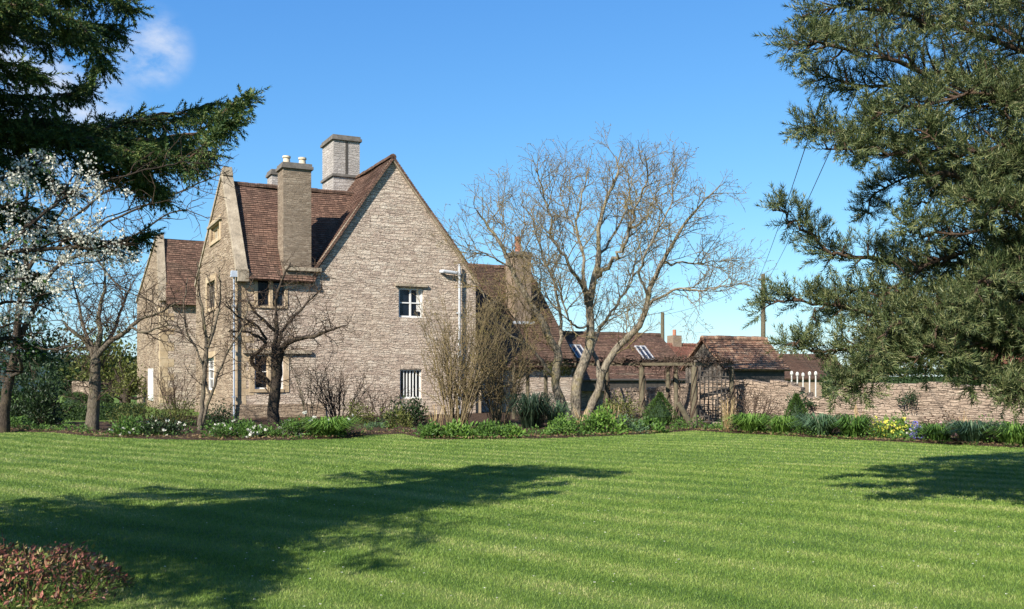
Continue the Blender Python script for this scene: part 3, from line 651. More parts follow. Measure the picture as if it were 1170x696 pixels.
# pergola: posts, rails, climbing stems
pg = at(762, 30.5); perg = thing('pergola', 'rustic timber pergola with climbing vines across the back of the bed', 'pergola', pg)
posts = [(587, 33), (603, 34), (624, 33), (693, 32), (734, 31), (763, 31.5), (773, 30.3), (793, 28.2), (836, 30.2)]
for px, Y in posts:
    p = at(px, Y) - pg; h_ = H + (HOR - 419) / F * Y; a = rnd(-.03, .03); r = .095 if px in (793, 734) else .07
    m = MB(); m.tube([(p[0], p[1], 0), (p[0] + a * .5, p[1], h_ * .5), (p[0] + a, p[1], h_)], [r * 1.1, r, r * .95], 9); m.build('post', M['timber'], perg)
def rail(p, q):
    m = MB(); A, B = [np.append((at(x, Y) - pg)[:2], H + (HOR - 418) / F * Y + .05) for x, Y in (p, q)]; m.bar(A, B, .08, .09); m.build('rail', M['timber'], perg)
for p, q in zip(posts[:-1], posts[1:]): rail(p, q)
rail((734, 31), (793, 28.2)); rail((763, 31.5), (836, 30.2))
vl, Vv = [], []
for p, q in zip(posts[:-1], posts[1:]):
    A, B = [np.append((at(x, Y) - pg)[:2], H + (HOR - 418) / F * Y + .12) for x, Y in (p, q)]
    for k in range(11):
        f = np.linspace(0, 1, 9)[:, None]; P = A + (B - A) * f + R.normal(0, .09, (9, 3)); vl.append((P, np.full(9, rnd(.008, .02))))
    for k in range(34):
        s0 = A + (B - A) * rnd(0, 1); P = s0 + np.cumsum(R.normal(0, .09, (5, 3)) + np.array([0, 0, rnd(-.1, .05)]), 0); vl.append((P, np.linspace(.009, .004, 5)))
for px, Y in posts[3:]:
    for k in range(4):
        zt_ = H + .3; f = np.linspace(0, 1, 9); a = f * rnd(3, 7) + rnd(0, 6); b0 = at(px, Y) - pg
        vl.append((np.stack([b0[0] + .11 * np.cos(a), b0[1] + .11 * np.sin(a), f * zt_], 1), np.linspace(.018, .01, 9)))
tubes_obj('vine', vl, M['twig_brown'], perg, None)
tr = MB(); A, B = at(800, 30.8) - pg, at(834, 30.6) - pg
for i in range(8):
    p = A + (B - A) * i / 7; tr.bar((p[0], p[1], .05), (p[0], p[1], 1.75), .035)
for i in range(10):
    zq = .1 + i * .18; tr.bar((A[0], A[1] - .03, zq), (B[0], B[1] - .03, zq), .03)
tr.build('trellis', M['timber_dark'], perg)
lo = thing('leaning_log', 'cut log leaning against a pergola post', 'log', at(787, 28.0))
m = MB(); m.tube([(-.32, -.1, .78), (-.1, -.06, .4), (.12, 0, .03)], [.075, .085, .09], 10); m.build('log_body', M['timber'], lo, 0)
lo = thing('stone_block', 'rough stone lump on the ground beside the pergola post', 'stone', at(818, 29.2)); m = MB(); m.frustum(-.2, .2, -.15, .15, 0, .16, .05); m.build('stone_body', M['stone_wall'], lo, .03)
# telegraph poles and wires
pole_a = thing('telegraph_pole', 'tall wooden telegraph pole between the outhouse and the pine', 'pole', at(872, 60)); za = H + (HOR - 313) / F * 60
m = MB(); m.tube([(0, 0, 0), (0, 0, za)], [.17, .12], 10); m.build('shaft', M['timber'], pole_a)
m = MB(); m.bar((-.35, -.12, za - .35), (.35, -.12, za - .35), .09); m.build('crossarm', M['timber'], pole_a)
pole_b = thing('telegraph_pole', 'shorter far telegraph pole behind the long low roof', 'pole', at(757, 75)); zb = H + (HOR - 357) / F * 75
m = MB(); m.tube([(0, 0, 0), (0, 0, zb)], [.18, .14], 10); m.build('shaft', M['timber'], pole_b)
for k, (dx, lab) in enumerate(((-.3, 'left of two overhead wires running past the pine'), (.3, 'right of two overhead wires running past the pine'))):
    a, c = at(872, 60) + np.array([dx, -.15, za - .3]), np.array([3.3 + dx * 1.1, 5., 7.3])
    f = np.linspace(0, 1, 24)[:, None]; P = a + (c - a) * f; P[:, 2] -= (4 * .35 * f * (1 - f))[:, 0]
    m = MB(); m.tube(P, .011, 4); tag(m.build('overhead_wire', M['wire']), lab, 'wire', 'overhead wires')
m = MB(); f = np.linspace(0, 1, 16)[:, None]; a, c = at(872, 60) + np.array([0, 0, za - .3]), at(757, 75) + np.array([0, 0, zb - .2]); P = a + (c - a) * f; P[:, 2] -= (1.2 * f * (1 - f))[:, 0]
m.tube(P, .012, 4); tag(m.build('overhead_wire', M['wire']), 'sagging wire joining the two telegraph poles', 'wire')

# ------------------------------------------------------------------ bare trees
def wiggle(P, amp):
    P = np.array(P, float); n = len(P); t = np.linspace(0, n - 1, (n - 1) * 4 + 1); i = np.clip(np.floor(t).astype(int), 0, n - 2); f = (t - i)[:, None]
    # Catmull-Rom through the given joints
    E = np.vstack([2 * P[0] - P[1], P, 2 * P[-1] - P[-2]]); p0, p1, p2, p3 = E[i], E[i + 1], E[i + 2], E[i + 3]
    Q = .5 * (2 * p1 + (p2 - p0) * f + (2 * p0 - 5 * p1 + 4 * p2 - p3) * f ** 2 + (3 * p1 - p0 - 3 * p2 + p3) * f ** 3)
    Q[1:] += R.normal(0, amp, (len(Q) - 1, 3)); return Q
RMIN = [.015, .010, .0075]
def twigs(lines, P, r, lv, spec):
    """side branches along the branch P; spec[lv] = (spacing, start, (min len, max len), radius factor, spread, lift, segment, wobble)"""
    if lv >= len(spec): return
    spacing, start, (l0, l1), rf, spread, lift, seg, wob = spec[lv]
    d = np.diff(P, axis=0); sl = np.linalg.norm(d, axis=1); cum = np.concatenate([[0], np.cumsum(sl)]); T = cum[-1]
    s = start * T + rnd(0, spacing)
    while s < T:
        i = min(len(d) - 1, int(np.searchsorted(cum, s) - 1)); f = (s - cum[i]) / (sl[i] + 1e-9); p = P[i] + d[i] * f; q = s / T; dirv = d[i] / (sl[i] + 1e-9)
        v = R.normal(size=3); v -= dirv * v.dot(dirv); v = v / np.linalg.norm(v)
        u = dirv * (1 - spread) + v * spread + np.array([0, 0, lift]); u /= np.linalg.norm(u)
        L = rnd(l0, l1) * (1 - .45 * q); r0 = min(float(np.interp(s, cum, r)) * .75, max(rf * L, RMIN[lv])); n = max(3, int(L / seg)); pts = [p]
        for k in range(n):
            u = u + R.normal(0, wob, 3) + np.array([0, 0, lift * .25]); u /= np.linalg.norm(u); pts.append(pts[-1] + u * L / n)
        Q = np.array(pts); rr = np.linspace(r0, max(r0 * .4, RMIN[-1] * .7), n + 1); lines.append((Q, rr, lv)); twigs(lines, Q, rr, lv + 1, spec)
        s += spacing * rnd(.6, 1.4)
def limb(pxs, r0, r1=0, amp=.012):
    P = wiggle([at(p[0], p[2], p[1]) for p in pxs], amp); return P, np.linspace(r0, r1, len(P)) if np.isscalar(r0) else np.interp(np.linspace(0, 1, len(P)), np.linspace(0, 1, len(r0)), r0)
def buds(lines, n, size, lvmin=2):
    T = [l for l in lines if l[2] >= lvmin]; k = R.integers(0, len(T), n); C = np.array([T[i][0][R.integers(len(T[i][0]) // 2, len(T[i][0]))] for i in k])
    return leaf_quads(C + R.normal(0, .01, (n, 3)), R.normal(size=(n, 3)), size * R.uniform(.6, 1.3, n), .5)
def leaf_quads(C, D, L, wr=.45, fold=.0):
    """one kite-shaped leaf per point C, pointing along D"""
    n = len(C); D = nrm(np.asarray(D)); up = R.normal(size=(n, 3)); U = nrm(np.cross(D, up)); N = np.cross(U, D); L = np.asarray(L)[:, None]
    V = np.stack([C, C + D * L * .45 + U * L * wr * .5 + N * L * .08, C + D * L, C + D * L * .45 - U * L * wr * .5 + N * L * .08], 1)
    return V.reshape(-1, 3), np.arange(4 * n).reshape(-1, 4)

def bare_tree(name, label, cat, base, limbs, spec, bark, twig, group=None, nb=0, budsize=.05, thick=1., budmat=None):
    limbs = [(P, r * thick * (1 + .05 * R.normal(size=len(r)))) for P, r in limbs]
    o = thing(name, label, cat, base, group=group)
    tubes_obj('trunk', [(P, r) for P, r in limbs], bark, o, base)
    lines = []
    for P, r in limbs: twigs(lines, P, r, 0, spec)
    br = [(P, r) for P, r, lv in lines if lv == 0]; tw = [(P, r) for P, r, lv in lines if lv > 0]
    tubes_obj('crown', br + tw, twig, o, base)
    if nb: V, Fq = buds(lines, nb, budsize, min(2, len(spec) - 1)); np_obj('bud', V, Fq, budmat or M['bud'], o, False, base).__setitem__('kind', 'stuff')
    return o, lines
B0 = at(655, 31.5)
DY = lambda L_: [(px, py if py > 330 else 330 - (330 - py) * .88, Y) for px, py, Y in L_]
_limb = limb
limb = lambda pxs, *a: _limb(DY(pxs), *a)
big = [
    limb([(652, 487, 31.5), (642, 462, 31.4), (635, 440, 31.3), (636, 420, 31.3), (638, 404, 31.2), (628, 388, 31.1), (619, 366, 31.), (606, 347, 30.8), (592, 322, 30.6), (583, 300, 30.5), (572, 272, 30.3), (556, 246, 30.2), (545, 228, 30)], [.24, .20, .19, .16, .11, .08, .03], 0),
    limb([(637, 405, 31.2), (641, 387, 31.5), (641, 360, 31.8), (634, 325, 32.2), (622, 292, 32.6), (612, 258, 32.8), (606, 225, 33)], .10, .02, .03),
    limb([(632, 430, 31.3), (618, 411, 30.9), (600, 393, 30.5), (580, 381, 30.2), (566, 362, 30), (549, 330, 29.7), (535, 318, 29.5)], .085, .02, .03),
    limb([(659, 487, 31.5), (658, 462, 31.5), (659, 440, 31.5), (665, 420, 31.5), (672, 402, 31.5), (675, 375, 31.6), (674, 345, 31.6), (679, 318, 31.6), (684, 290, 31.5), (684, 253, 31.4), (693, 215, 31.3), (706, 180, 31.2), (704, 158, 31.2)], [.27, .25, .23, .2, .17, .11, .07, .025], 0),
    limb([(674, 345, 31.6), (667, 315, 32), (666, 281, 32.5), (659, 245, 33), (666, 205, 33.4), (674, 172, 33.6)], .11, .02, .04),
    limb([(674, 350, 31.6), (662, 322, 30.8), (645, 290, 30), (632, 262, 29.6), (628, 230, 29.4), (618, 190, 29.2), (612, 175, 29.)], .09, .02, .04),
    limb([(680, 316, 31.6), (697, 298, 31.2), (710, 280, 30.8), (719, 253, 30.4), (728, 222, 30), (738, 195, 29.7), (740, 160, 29.4)], .11, .02, .04),
    limb([(684, 290, 31.5), (700, 262, 32.2), (712, 230, 33), (722, 195, 33.6), (725, 168, 34)], .07, .02, .04),
    limb([(665, 487, 31.5), (675, 465, 31.4), (684, 445, 31.2), (689, 425, 31.), (697, 410, 30.9), (709, 393, 30.8), (727, 376, 30.6), (737, 358, 30.5), (741, 335, 30.4), (749, 313, 30.3), (762, 285, 30.2), (780, 250, 30), (800, 222, 29.8), (822, 196, 29.6)], [.21, .19, .17, .14, .11, .07, .02], 0),
    limb([(738, 350, 30.5), (756, 338, 30), (778, 330, 29.6), (800, 331, 29.2), (825, 328, 28.9), (856, 322, 28.6)], .07, .015, .03),
    limb([(757, 297, 30.2), (780, 296, 30.6), (805, 295, 31), (846, 292, 31.6)], .06, .015, .04),
    limb([(742, 338, 30.4), (730, 310, 29.8), (742, 270, 29.4), (762, 232, 29.), (770, 195, 28.8), (765, 170, 28.6)], .07, .015, .04),
    limb([(686, 440, 31.2), (682, 415, 31.8), (677, 395, 32.3), (690, 368, 33), (706, 345, 33.6), (722, 320, 34.), (730, 270, 34.4), (752, 230, 34.8)], .11, .02, .03),
    limb([(676, 372, 31.6), (660, 374, 31), (649, 364, 30.6), (640, 335, 30.2), (630, 312, 30), (622, 290, 29.8)], .06, .02, .03),
    limb([(594, 325, 30.6), (600, 300, 31), (594, 268, 31.4), (600, 240, 31.8), (596, 220, 32)], .05, .015, .03), limb([(584, 302, 30.5), (565, 290, 30), (545, 280, 29.6), (524, 262, 29.2)], .045, .014, .03),
    limb([(574, 276, 30.3), (577, 250, 30.7), (570, 225, 31), (574, 208, 31.2)], .04, .014, .03), limb([(600, 393, 30.5), (585, 360, 30), (570, 345, 29.5), (552, 350, 29.2)], .04, .014, .03), limb([(606, 347, 30.8), (618, 322, 30.2), (612, 296, 29.8), (600, 275, 29.5)], .045, .014, .03),
    limb([(663, 262, 32.7), (648, 232, 33.2), (640, 200, 33.6), (650, 175, 34)], .045, .014, .03), limb([(720, 252, 30.4), (738, 235, 30), (752, 205, 29.6), (770, 185, 29.4)], .045, .014, .03),
    limb([(780, 330, 29.6), (790, 345, 29.4), (800, 360, 29.3)], .03, .01, .02),
]
limb = _limb
spec_big = [(.22, .28, (.9, 2.1), .013, .58, .2, .2, .10), (.17, .1, (.4, 1.15), .011, .56, .12, .13, .11), (.12, .12, (.14, .5), .011, .55, .06, .09, .14)]
walnut, wl = bare_tree('bare_walnut_tree', 'large leafless multi-stemmed tree with lichened limbs in front of the low range', 'tree', B0, big, spec_big, M['bark_walnut'], M['twig_walnut'], nb=6000, budsize=.05, thick=.70)

spec_s = [(.19, .18, (.6, 1.6), .012, .65, .12, .15, .22), (.13, .08, (.3, .9), .009, .65, .05, .1, .26), (.13, .15, (.12, .36), .009, .6, .02, .08, .28)]
b = at(313, 29.6); Y = 29.6
apple = [limb([(313, 489, Y), (312, 465, Y), (315, 440, Y), (317, 415, Y), (325, 395, Y - .1), (338, 388, Y - .3), (356, 385, Y - .5), (375, 378, Y - .7), (395, 372, Y - .9)], [.21, .17, .16, .1, .07, .05, .02]),
         limb([(314, 445, Y), (305, 435, Y), (292, 420, Y), (287, 410, Y - .2), (300, 398, Y - .3), (303, 390, Y - .4), (285, 380, Y - .6), (262, 378, Y - .8)], [.09, .07, .06, .05, .02]),
         limb([(315, 420, Y), (313, 400, Y + .2), (316, 375, Y + .3), (315, 345, Y + .3), (322, 320, Y + .2), (332, 300, Y + .1)], .10, .02),
         limb([(316, 405, Y), (322, 380, Y + .4), (336, 362, Y + .8), (352, 345, Y + 1), (368, 330, Y + 1.2)], .06, .02),
         limb([(314, 378, Y + .3), (300, 365, Y), (288, 352, Y - .2), (280, 330, Y - .4)], .05, .015), limb([(305, 388, Y - .3), (290, 370, Y - .8), (272, 362, Y - 1.2), (258, 345, Y - 1.5)], .045, .015)]
bare_tree('gnarled_apple_tree', 'dark gnarled leafless fruit tree in front of the stone mullioned window', 'tree', b, apple, spec_s, M['bark_dark'], M['twig_brown'], nb=500, budsize=.04)
Y = 26.3; b = at(228, Y)
slim = [limb([(228, 499, Y), (230, 470, Y), (233, 430, Y), (236, 400, Y), (233, 365, Y), (228, 335, Y), (226, 300, Y)], .075, .015), limb([(229, 492, Y), (240, 455, Y), (250, 425, Y - .1), (262, 398, Y - .2), (278, 372, Y - .3), (284, 340, Y - .4)], .05, .012),
        limb([(233, 425, Y), (225, 400, Y + .3), (214, 380, Y + .5), (210, 350, Y + .6), (214, 318, Y + .7)], .04, .012), limb([(236, 400, Y), (246, 370, Y), (252, 340, Y), (250, 305, Y)], .04, .012), limb([(240, 452, Y), (232, 420, Y + .2), (240, 380, Y + .4), (244, 345, Y + .6), (236, 312, Y + .6)], .035, .01)]
bare_tree('slender_bare_tree', 'slim two-stemmed leafless tree before the corner of the house', 'tree', b, slim, [(.3, .25, (.5, 1.2), .011, .6, .18, .14, .2), (.2, .1, (.25, .6), .008, .62, .1, .1, .24), (.14, .2, (.1, .28), .008, .6, .04, .08, .26)], M['bark_grey'], M['twig_brown'], nb=300, budsize=.035)
Y = 26.6; b = at(105, Y)
lt = [limb([(105, 500, Y), (107, 470, Y), (109, 435, Y), (108, 408, Y), (100, 392, Y), (84, 380, Y - .2), (70, 365, Y - .3)], [.19, .16, .145, .12, .07, .05, .02]), limb([(108, 410, Y), (114, 385, Y), (113, 355, Y + .2), (120, 325, Y + .3), (118, 300, Y + .3)], .09, .02),
      limb([(109, 408, Y), (124, 392, Y), (142, 380, Y), (160, 366, Y - .2), (180, 358, Y - .3), (205, 345, Y - .4)], .09, .015), limb([(116, 398, Y), (130, 378, Y + .5), (140, 350, Y + .8), (150, 322, Y + 1)], .06, .015), limb([(107, 400, Y), (95, 370, Y + .3), (88, 340, Y + .5), (80, 310, Y + .5)], .06, .015),
      limb([(150, 374, Y - .1), (165, 380, Y - .5), (190, 372, Y - .8), (215, 375, Y - 1)], .04, .012)]
bare_tree('bare_apple_tree', 'leafless spreading tree with straight grey trunk at the left lawn edge', 'tree', b, lt, spec_s, M['bark_grey'], M['twig_brown'], nb=500, budsize=.04)
def bare_shrub(name, label, px, Y, n, h, spreadx, mat, spec, nb=0, lean=.35, r=.018, cat='shrub', budmat=None):
    b = at(px, Y); L = []
    for k in range(n):
        a = rnd(0, 6.28); sx, sy = rnd(-1, 1) * spreadx, rnd(-.5, .5) * spreadx; hh = h * rnd(.6, 1.)
        P = b + np.array([[sx * .2, sy * .2, 0], [sx * .5, sy * .5, hh * .35], [sx * .85 + rnd(-.1, .1), sy * .8, hh * .7], [sx * 1.2 + rnd(-.15, .15), sy * 1.1, hh]])
        Q = wiggle(P, .015); L.append((Q, np.linspace(r * rnd(.7, 1.2), r * .3, len(Q))))
    return bare_tree(name, label, cat, b, L, spec, mat, mat, nb=nb, budsize=.035, budmat=budmat)
spec_sh = [(.22, .2, (.35, 1.0), .009, .5, .2, .12, .16), (.16, .15, (.15, .45), .008, .55, .1, .09, .2)]
bare_shrub('tall_bare_shrub', 'tall thicket of yellowish bare stems in front of the white downpipe', 520, 28.4, 46, 3.9, 1.4, M['twig_yellow'], spec_sh, 600, budmat=M['leaf_gold'])
bare_shrub('twiggy_shrub', 'bare yellowish shrub beside the taller stem thicket', 570, 29.5, 34, 3.2, 1.1, M['twig_yellow'], spec_sh, 300, budmat=M['leaf_gold'])
bare_shrub('dark_bare_shrub', 'brown leafless shrub against the gable wall near the apple tree', 388, 31.5, 20, 1.9, .9, M['twig_brown'], spec_sh, 150)
bare_shrub('wall_climber', 'thin bare climber stems trained between apple tree and dark shrub', 355, 32, 7, 2.7, .6, M['bark_grey'], spec_sh, 60)
bare_shrub('bare_rose_bush', 'brown bare rose stems beside the low barred window', 432, 31, 12, 1.1, .8, M['twig_brown'], spec_sh, 120, budmat=M['leaf_green'])
bare_shrub('bare_wall_shrub', 'leafless brown shrub against the garden wall near the outhouse', 862, 29.4, 12, 1.1, .7, M['twig_brown'], spec_sh, 60)
bare_shrub('corner_shrub', 'leafless shrub at the foot of the further gable', 200, 33, 14, 2.0, .9, M['twig_brown'], spec_sh, 120, budmat=M['leaf_dark'])

# ------------------------------------------------------------------ conifers
def shoot_template(n, l, w, fwd, flat=1., tipn=4):
    """needles round a unit shoot along +x"""
    T = []
    for i in range(n):
        x = (i + .5) / n; a = i * 2.4; rad = np.array([0, math.cos(a), math.sin(a) * flat]); d = nrm(np.array([fwd, 0, 0]) + rad); p = np.array([x, 0, 0]); s = np.cross(d, R.normal(size=3)); s = s / np.linalg.norm(s) * w
        T.append([p - s, p + s, p + d * l * (1 - .35 * x)])
    for i in range(tipn):
        a = i * 1.57; d = nrm(np.array([1.4, math.cos(a) * .6, math.sin(a) * .6])); s = nrm(np.cross(d, (0, .3, 1.))) * w; p = np.array([.97, 0, 0]); T.append([p - s, p + s, p + d * l * .8])
    return np.array(T)
def shoots_obj(name, C, D, L, T, mat, parent, base):
    D = nrm(D); U = nrm(np.cross(D, np.array([0, 0, 1.]) + R.normal(0, .3, D.shape))); N = np.cross(U, D); sc = L[:, None, None, None]
    V = C[:, None, None] + sc * (T[None, :, :, 0:1] * D[:, None, None] + T[None, :, :, 1:2] * U[:, None, None] + T[None, :, :, 2:3] * N[:, None, None])
    n = V.shape[0] * V.shape[1]; return np_obj(name, V, np.arange(3 * n).reshape(-1, 3), mat, parent, False, base)
def spruce_bough(acc, lines, P, r0, wmax, dense=1.):
    P = wiggle(P, .012); d = np.diff(P, axis=0); sl = np.linalg.norm(d, axis=1); cum = np.concatenate([[0], np.cumsum(sl)]); T = cum[-1]
    lines.append((P, np.linspace(r0, .006, len(P)))); s = T * .12
    while s < T:
        i = min(len(d) - 1, int(np.searchsorted(cum, s) - 1)); p = P[i] + d[i] * (s - cum[i]) / sl[i]; dv = d[i] / sl[i]; f = s / T; side = nrm(np.cross(dv, (0, 0, 1.)))
        for sg in (-1, 1):
            if rnd(0, 1) > dense: continue
            L = wmax * min(1, (1 - f) * 1.5 + .16) * rnd(.55, 1.1); u = nrm(dv * rnd(.5, .9) + side * sg * rnd(.6, 1) + np.array([0, 0, rnd(-.45, .12)])); n = max(3, int(L / .1)); pts = [p]
            for k in range(n): u = nrm(u + R.normal(0, .08, 3) + np.array([0, 0, -.05 + .06 * k / n])); pts.append(pts[-1] + u * L / n)
            Q = np.array(pts); lines.append((Q, np.linspace(.008, .003, n + 1)))
            for k in range(1, n + 1):
                v = nrm(Q[k] - Q[k - 1]); sd = nrm(np.cross(v, (0, 0, 1.)))
                for q in (-1, 1):
                    acc.append((Q[k - 1] + (Q[k] - Q[k - 1]) * rnd(0, 1), v * .8 + sd * q * rnd(.5, .9) + np.array([0, 0, rnd(-.35, .25)]), rnd(.09, .17)))
                for q in range(2): acc.append((Q[k - 1] + (Q[k] - Q[k - 1]) * rnd(0, 1), v * .7 + R.normal(0, .35, 3) + np.array([0, 0, rnd(-1.1, .2)]), rnd(.1, .19)))
            acc.append((Q[-1], Q[-1] - Q[-2], rnd(.12, .18)))
        s += .085 / dense * rnd(.7, 1.3)
    acc.append((P[-1], d[-1], .2))
sb = np.array([-5.3, 8.1, 0]); spr = thing('spruce_tree', 'dark green spruce reaching in from the upper left corner', 'tree', sb)
acc, ln = [], []
def SB(pts, r, wm, dense=1.): spruce_bough(acc, ln, [at(p[0], p[2], p[1]) for p in pts], r, wm, dense)
SB([(-140, 150, 8.1), (-20, 140, 8.3), (85, 143, 8.5), (160, 160, 8.7), (225, 150, 8.9), (285, 106, 9.0)], .035, .62)
SB([(60, 143, 8.4), (120, 165, 8.2), (180, 178, 8.1), (225, 172, 8.2), (262, 140, 8.3)], .02, .5)
SB([(100, 150, 8.6), (150, 140, 9.0), (200, 128, 9.3), (250, 118, 9.5)], .02, .42)
SB([(60, 160, 8.3), (110, 185, 8.4), (155, 205, 8.5), (185, 228, 8.6)], .02, .42)
SB([(-140, 165, 8.1), (0, 150, 8.2), (90, 158, 8.1), (150, 185, 8.2), (185, 222, 8.3)], .035, .5)
SB([(-140, 130, 8.1), (20, 145, 8.6), (100, 150, 9.0), (180, 165, 9.4), (240, 175, 9.6)], .035, .5)
SB([(-140, 40, 8.1), (0, -5, 8.2), (60, -20, 8.3), (110, -5, 8.5), (152, 8, 8.7)], .04, .6)
SB([(-140, 60, 8.1), (-20, 10, 7.8), (50, 10, 7.7), (100, 35, 7.8), (115, 75, 7.9)], .035, .5)
SB([(-140, 80, 8.1), (0, 30, 8.5), (60, 40, 8.8), (110, 30, 9.1), (140, 40, 9.3)], .03, .5)
SB([(-140, 110, 8.1), (-20, 80, 7.8), (20, 75, 7.7), (50, 90, 7.7)], .03, .45)
SB([(-140, 120, 8.1), (0, 110, 8.4), (40, 112, 8.6), (80, 108, 8.8), (98, 98, 9)], .03, .38)
SB([(-140, 235, 8.1), (0, 240, 8.6), (60, 262, 8.9), (120, 275, 9.1), (168, 268, 9.3)], .03, .36)
SB([(-140, 280, 8.1), (-20, 280, 8.2), (20, 300, 8.3), (50, 330, 8.4)], .025, .3, .8)
SB([(-140, 180, 8.1), (-20, 180, 8.0), (30, 190, 7.9), (80, 215, 8)], .03, .4)
nvis = len(acc), len(ln)
for e_ in ((-3.7, 6.9, 7.1), (-3.9, 6.6, 6.9), (-5.2, 5.2, 5.6), (-6.2, 5.0, 5.2)): e_ = np.array(e_); st = sb + np.array([0, 0, e_[2] - .1]); spruce_bough(acc, ln, [st, st + (e_ - st) * .5, e_], .03, .62)  # unseen top boughs, added to cast the tip of the lawn shadow
for zq in (2.2, 2.7, 3.2, 3.8, 4.4, 5.0):  # unseen long boughs toward the viewer, added to shade the left lawn
    for k in range(5):
        a = rnd(3.9, 5.0); Lb = rnd(3.4, 6.0); q = np.array([math.cos(a), math.sin(a), 0]); st = sb + np.array([0, 0, zq])
        if (q[0] * Lb + sb[0]) / max(.5, sb[1] + q[1] * Lb) > -.66: continue
        spruce_bough(acc, ln, [st, st + q * Lb * .4 + np.array([0, 0, .1]), st + q * Lb * .8 + np.array([0, 0, -.1]), st + q * Lb + np.array([0, 0, -.1])], .035, .75, .62)
SB([(-140, 330, 8.6), (-30, 320, 8.9), (20, 320, 9.1), (55, 335, 9.2)], .025, .34, .9)
SB([(-140, 400, 8.6), (-40, 385, 8.9), (10, 385, 9.1), (45, 400, 9.2)], .02, .26, .8)
SB([(-140, 260, 8.8), (-30, 250, 9.2), (20, 235, 9.4), (55, 240, 9.5)], .025, .34, .8)
for e_ in ((-5.0, 3.2, 3.5), (-4.5, 3.5, 3.3), (-5.6, 3.5, 4.0), (-4.9, 2.6, 3.3), (-4.2, 3.3, 3.1), (-6.0, 2.9, 3.9)):  # more unseen boughs, added to carry the shadow over the near lawn
    e_ = np.array(e_); st = sb + np.array([0, 0, 3.4]); spruce_bough(acc, ln, [st, st + (e_ - st) * .4, st + (e_ - st) * .75, e_], .035, .7, .7)
HS = 7.3                                                    # the rest of the tree, above and left of the frame
zq = 4.6
while zq < HS - .3:
    Lb = 3.3 * (1 - (zq / HS) ** 1.6) + .35
    for k in range(5):
        a = rnd(0, 6.28); q = np.array([math.cos(a), math.sin(a), 0]); st = sb + np.array([0, 0, zq])
        if (q[0] * Lb + sb[0]) / (sb[1] + q[1] * Lb) > -.56 and zq < 5.0: continue
        spruce_bough(acc, ln, [st, st + q * Lb * .4 + np.array([0, 0, -.05]), st + q * Lb * .8 + np.array([0, 0, -.15]), st + q * Lb + np.array([0, 0, -.02])], .03, .15 + .15 * Lb, .8)
    zq += .36
for zq in (1.4, 1.9, 2.4, 2.9, 3.4, 3.9, 4.3):
    for k in range(4):
        a = rnd(2.0, 5.6); Lb = rnd(2.4, 3.2); q = np.array([math.cos(a), math.sin(a), 0]); st = sb + np.array([0, 0, zq])
        if (q[0] * Lb + sb[0]) / max(.5, sb[1] + q[1] * Lb) > -.58: continue
        spruce_bough(acc, ln, [st, st + q * Lb * .4 + np.array([0, 0, -.1]), st + q * Lb * .8 + np.array([0, 0, -.35]), st + q * Lb + np.array([0, 0, -.3])], .03, .5, .7)
def open_to_sun(c):  # where added boughs are thinned so sun reaches blossom and visible boughs
    al = c[0] * math.sin(SUN_A) + c[1] * math.cos(SUN_A); pp = c[0] * math.cos(SUN_A) - c[1] * math.sin(SUN_A); q = c[2] + math.tan(SUN_E) * al
    return (-7.0 < pp < -5.7 and 4.2 < q < 6.3 and al < 3.5) or (-8.3 < pp < -6.5 and 6.9 < q < 8.9 and al < 4.3)
acc = [a for i, a in enumerate(acc) if i < nvis[0] or not open_to_sun(a[0]) or rnd(0, 1) < .12]
ln = [l for i, l in enumerate(ln) if i < nvis[1] or not open_to_sun(l[0][-1]) or rnd(0, 1) < .12]
T = shoot_template(20, .30, .045, .9, .8)
zs_ = np.linspace(0, HS, 12); tubes_obj('trunk', [(np.stack([sb[0] + 0 * zs_, sb[1] + 0 * zs_, zs_], 1), np.linspace(.2, .02, 12))], M['bark_pine'], spr, sb)
tubes_obj('branch', ln, M['bark_pine'], spr, sb)
shoots_obj('crown', np.array([a[0] for a in acc]), np.array([a[1] for a in acc]), np.array([a[2] for a in acc]), T, M['spruce'], spr, sb)
print('spruce shoots', len(acc))

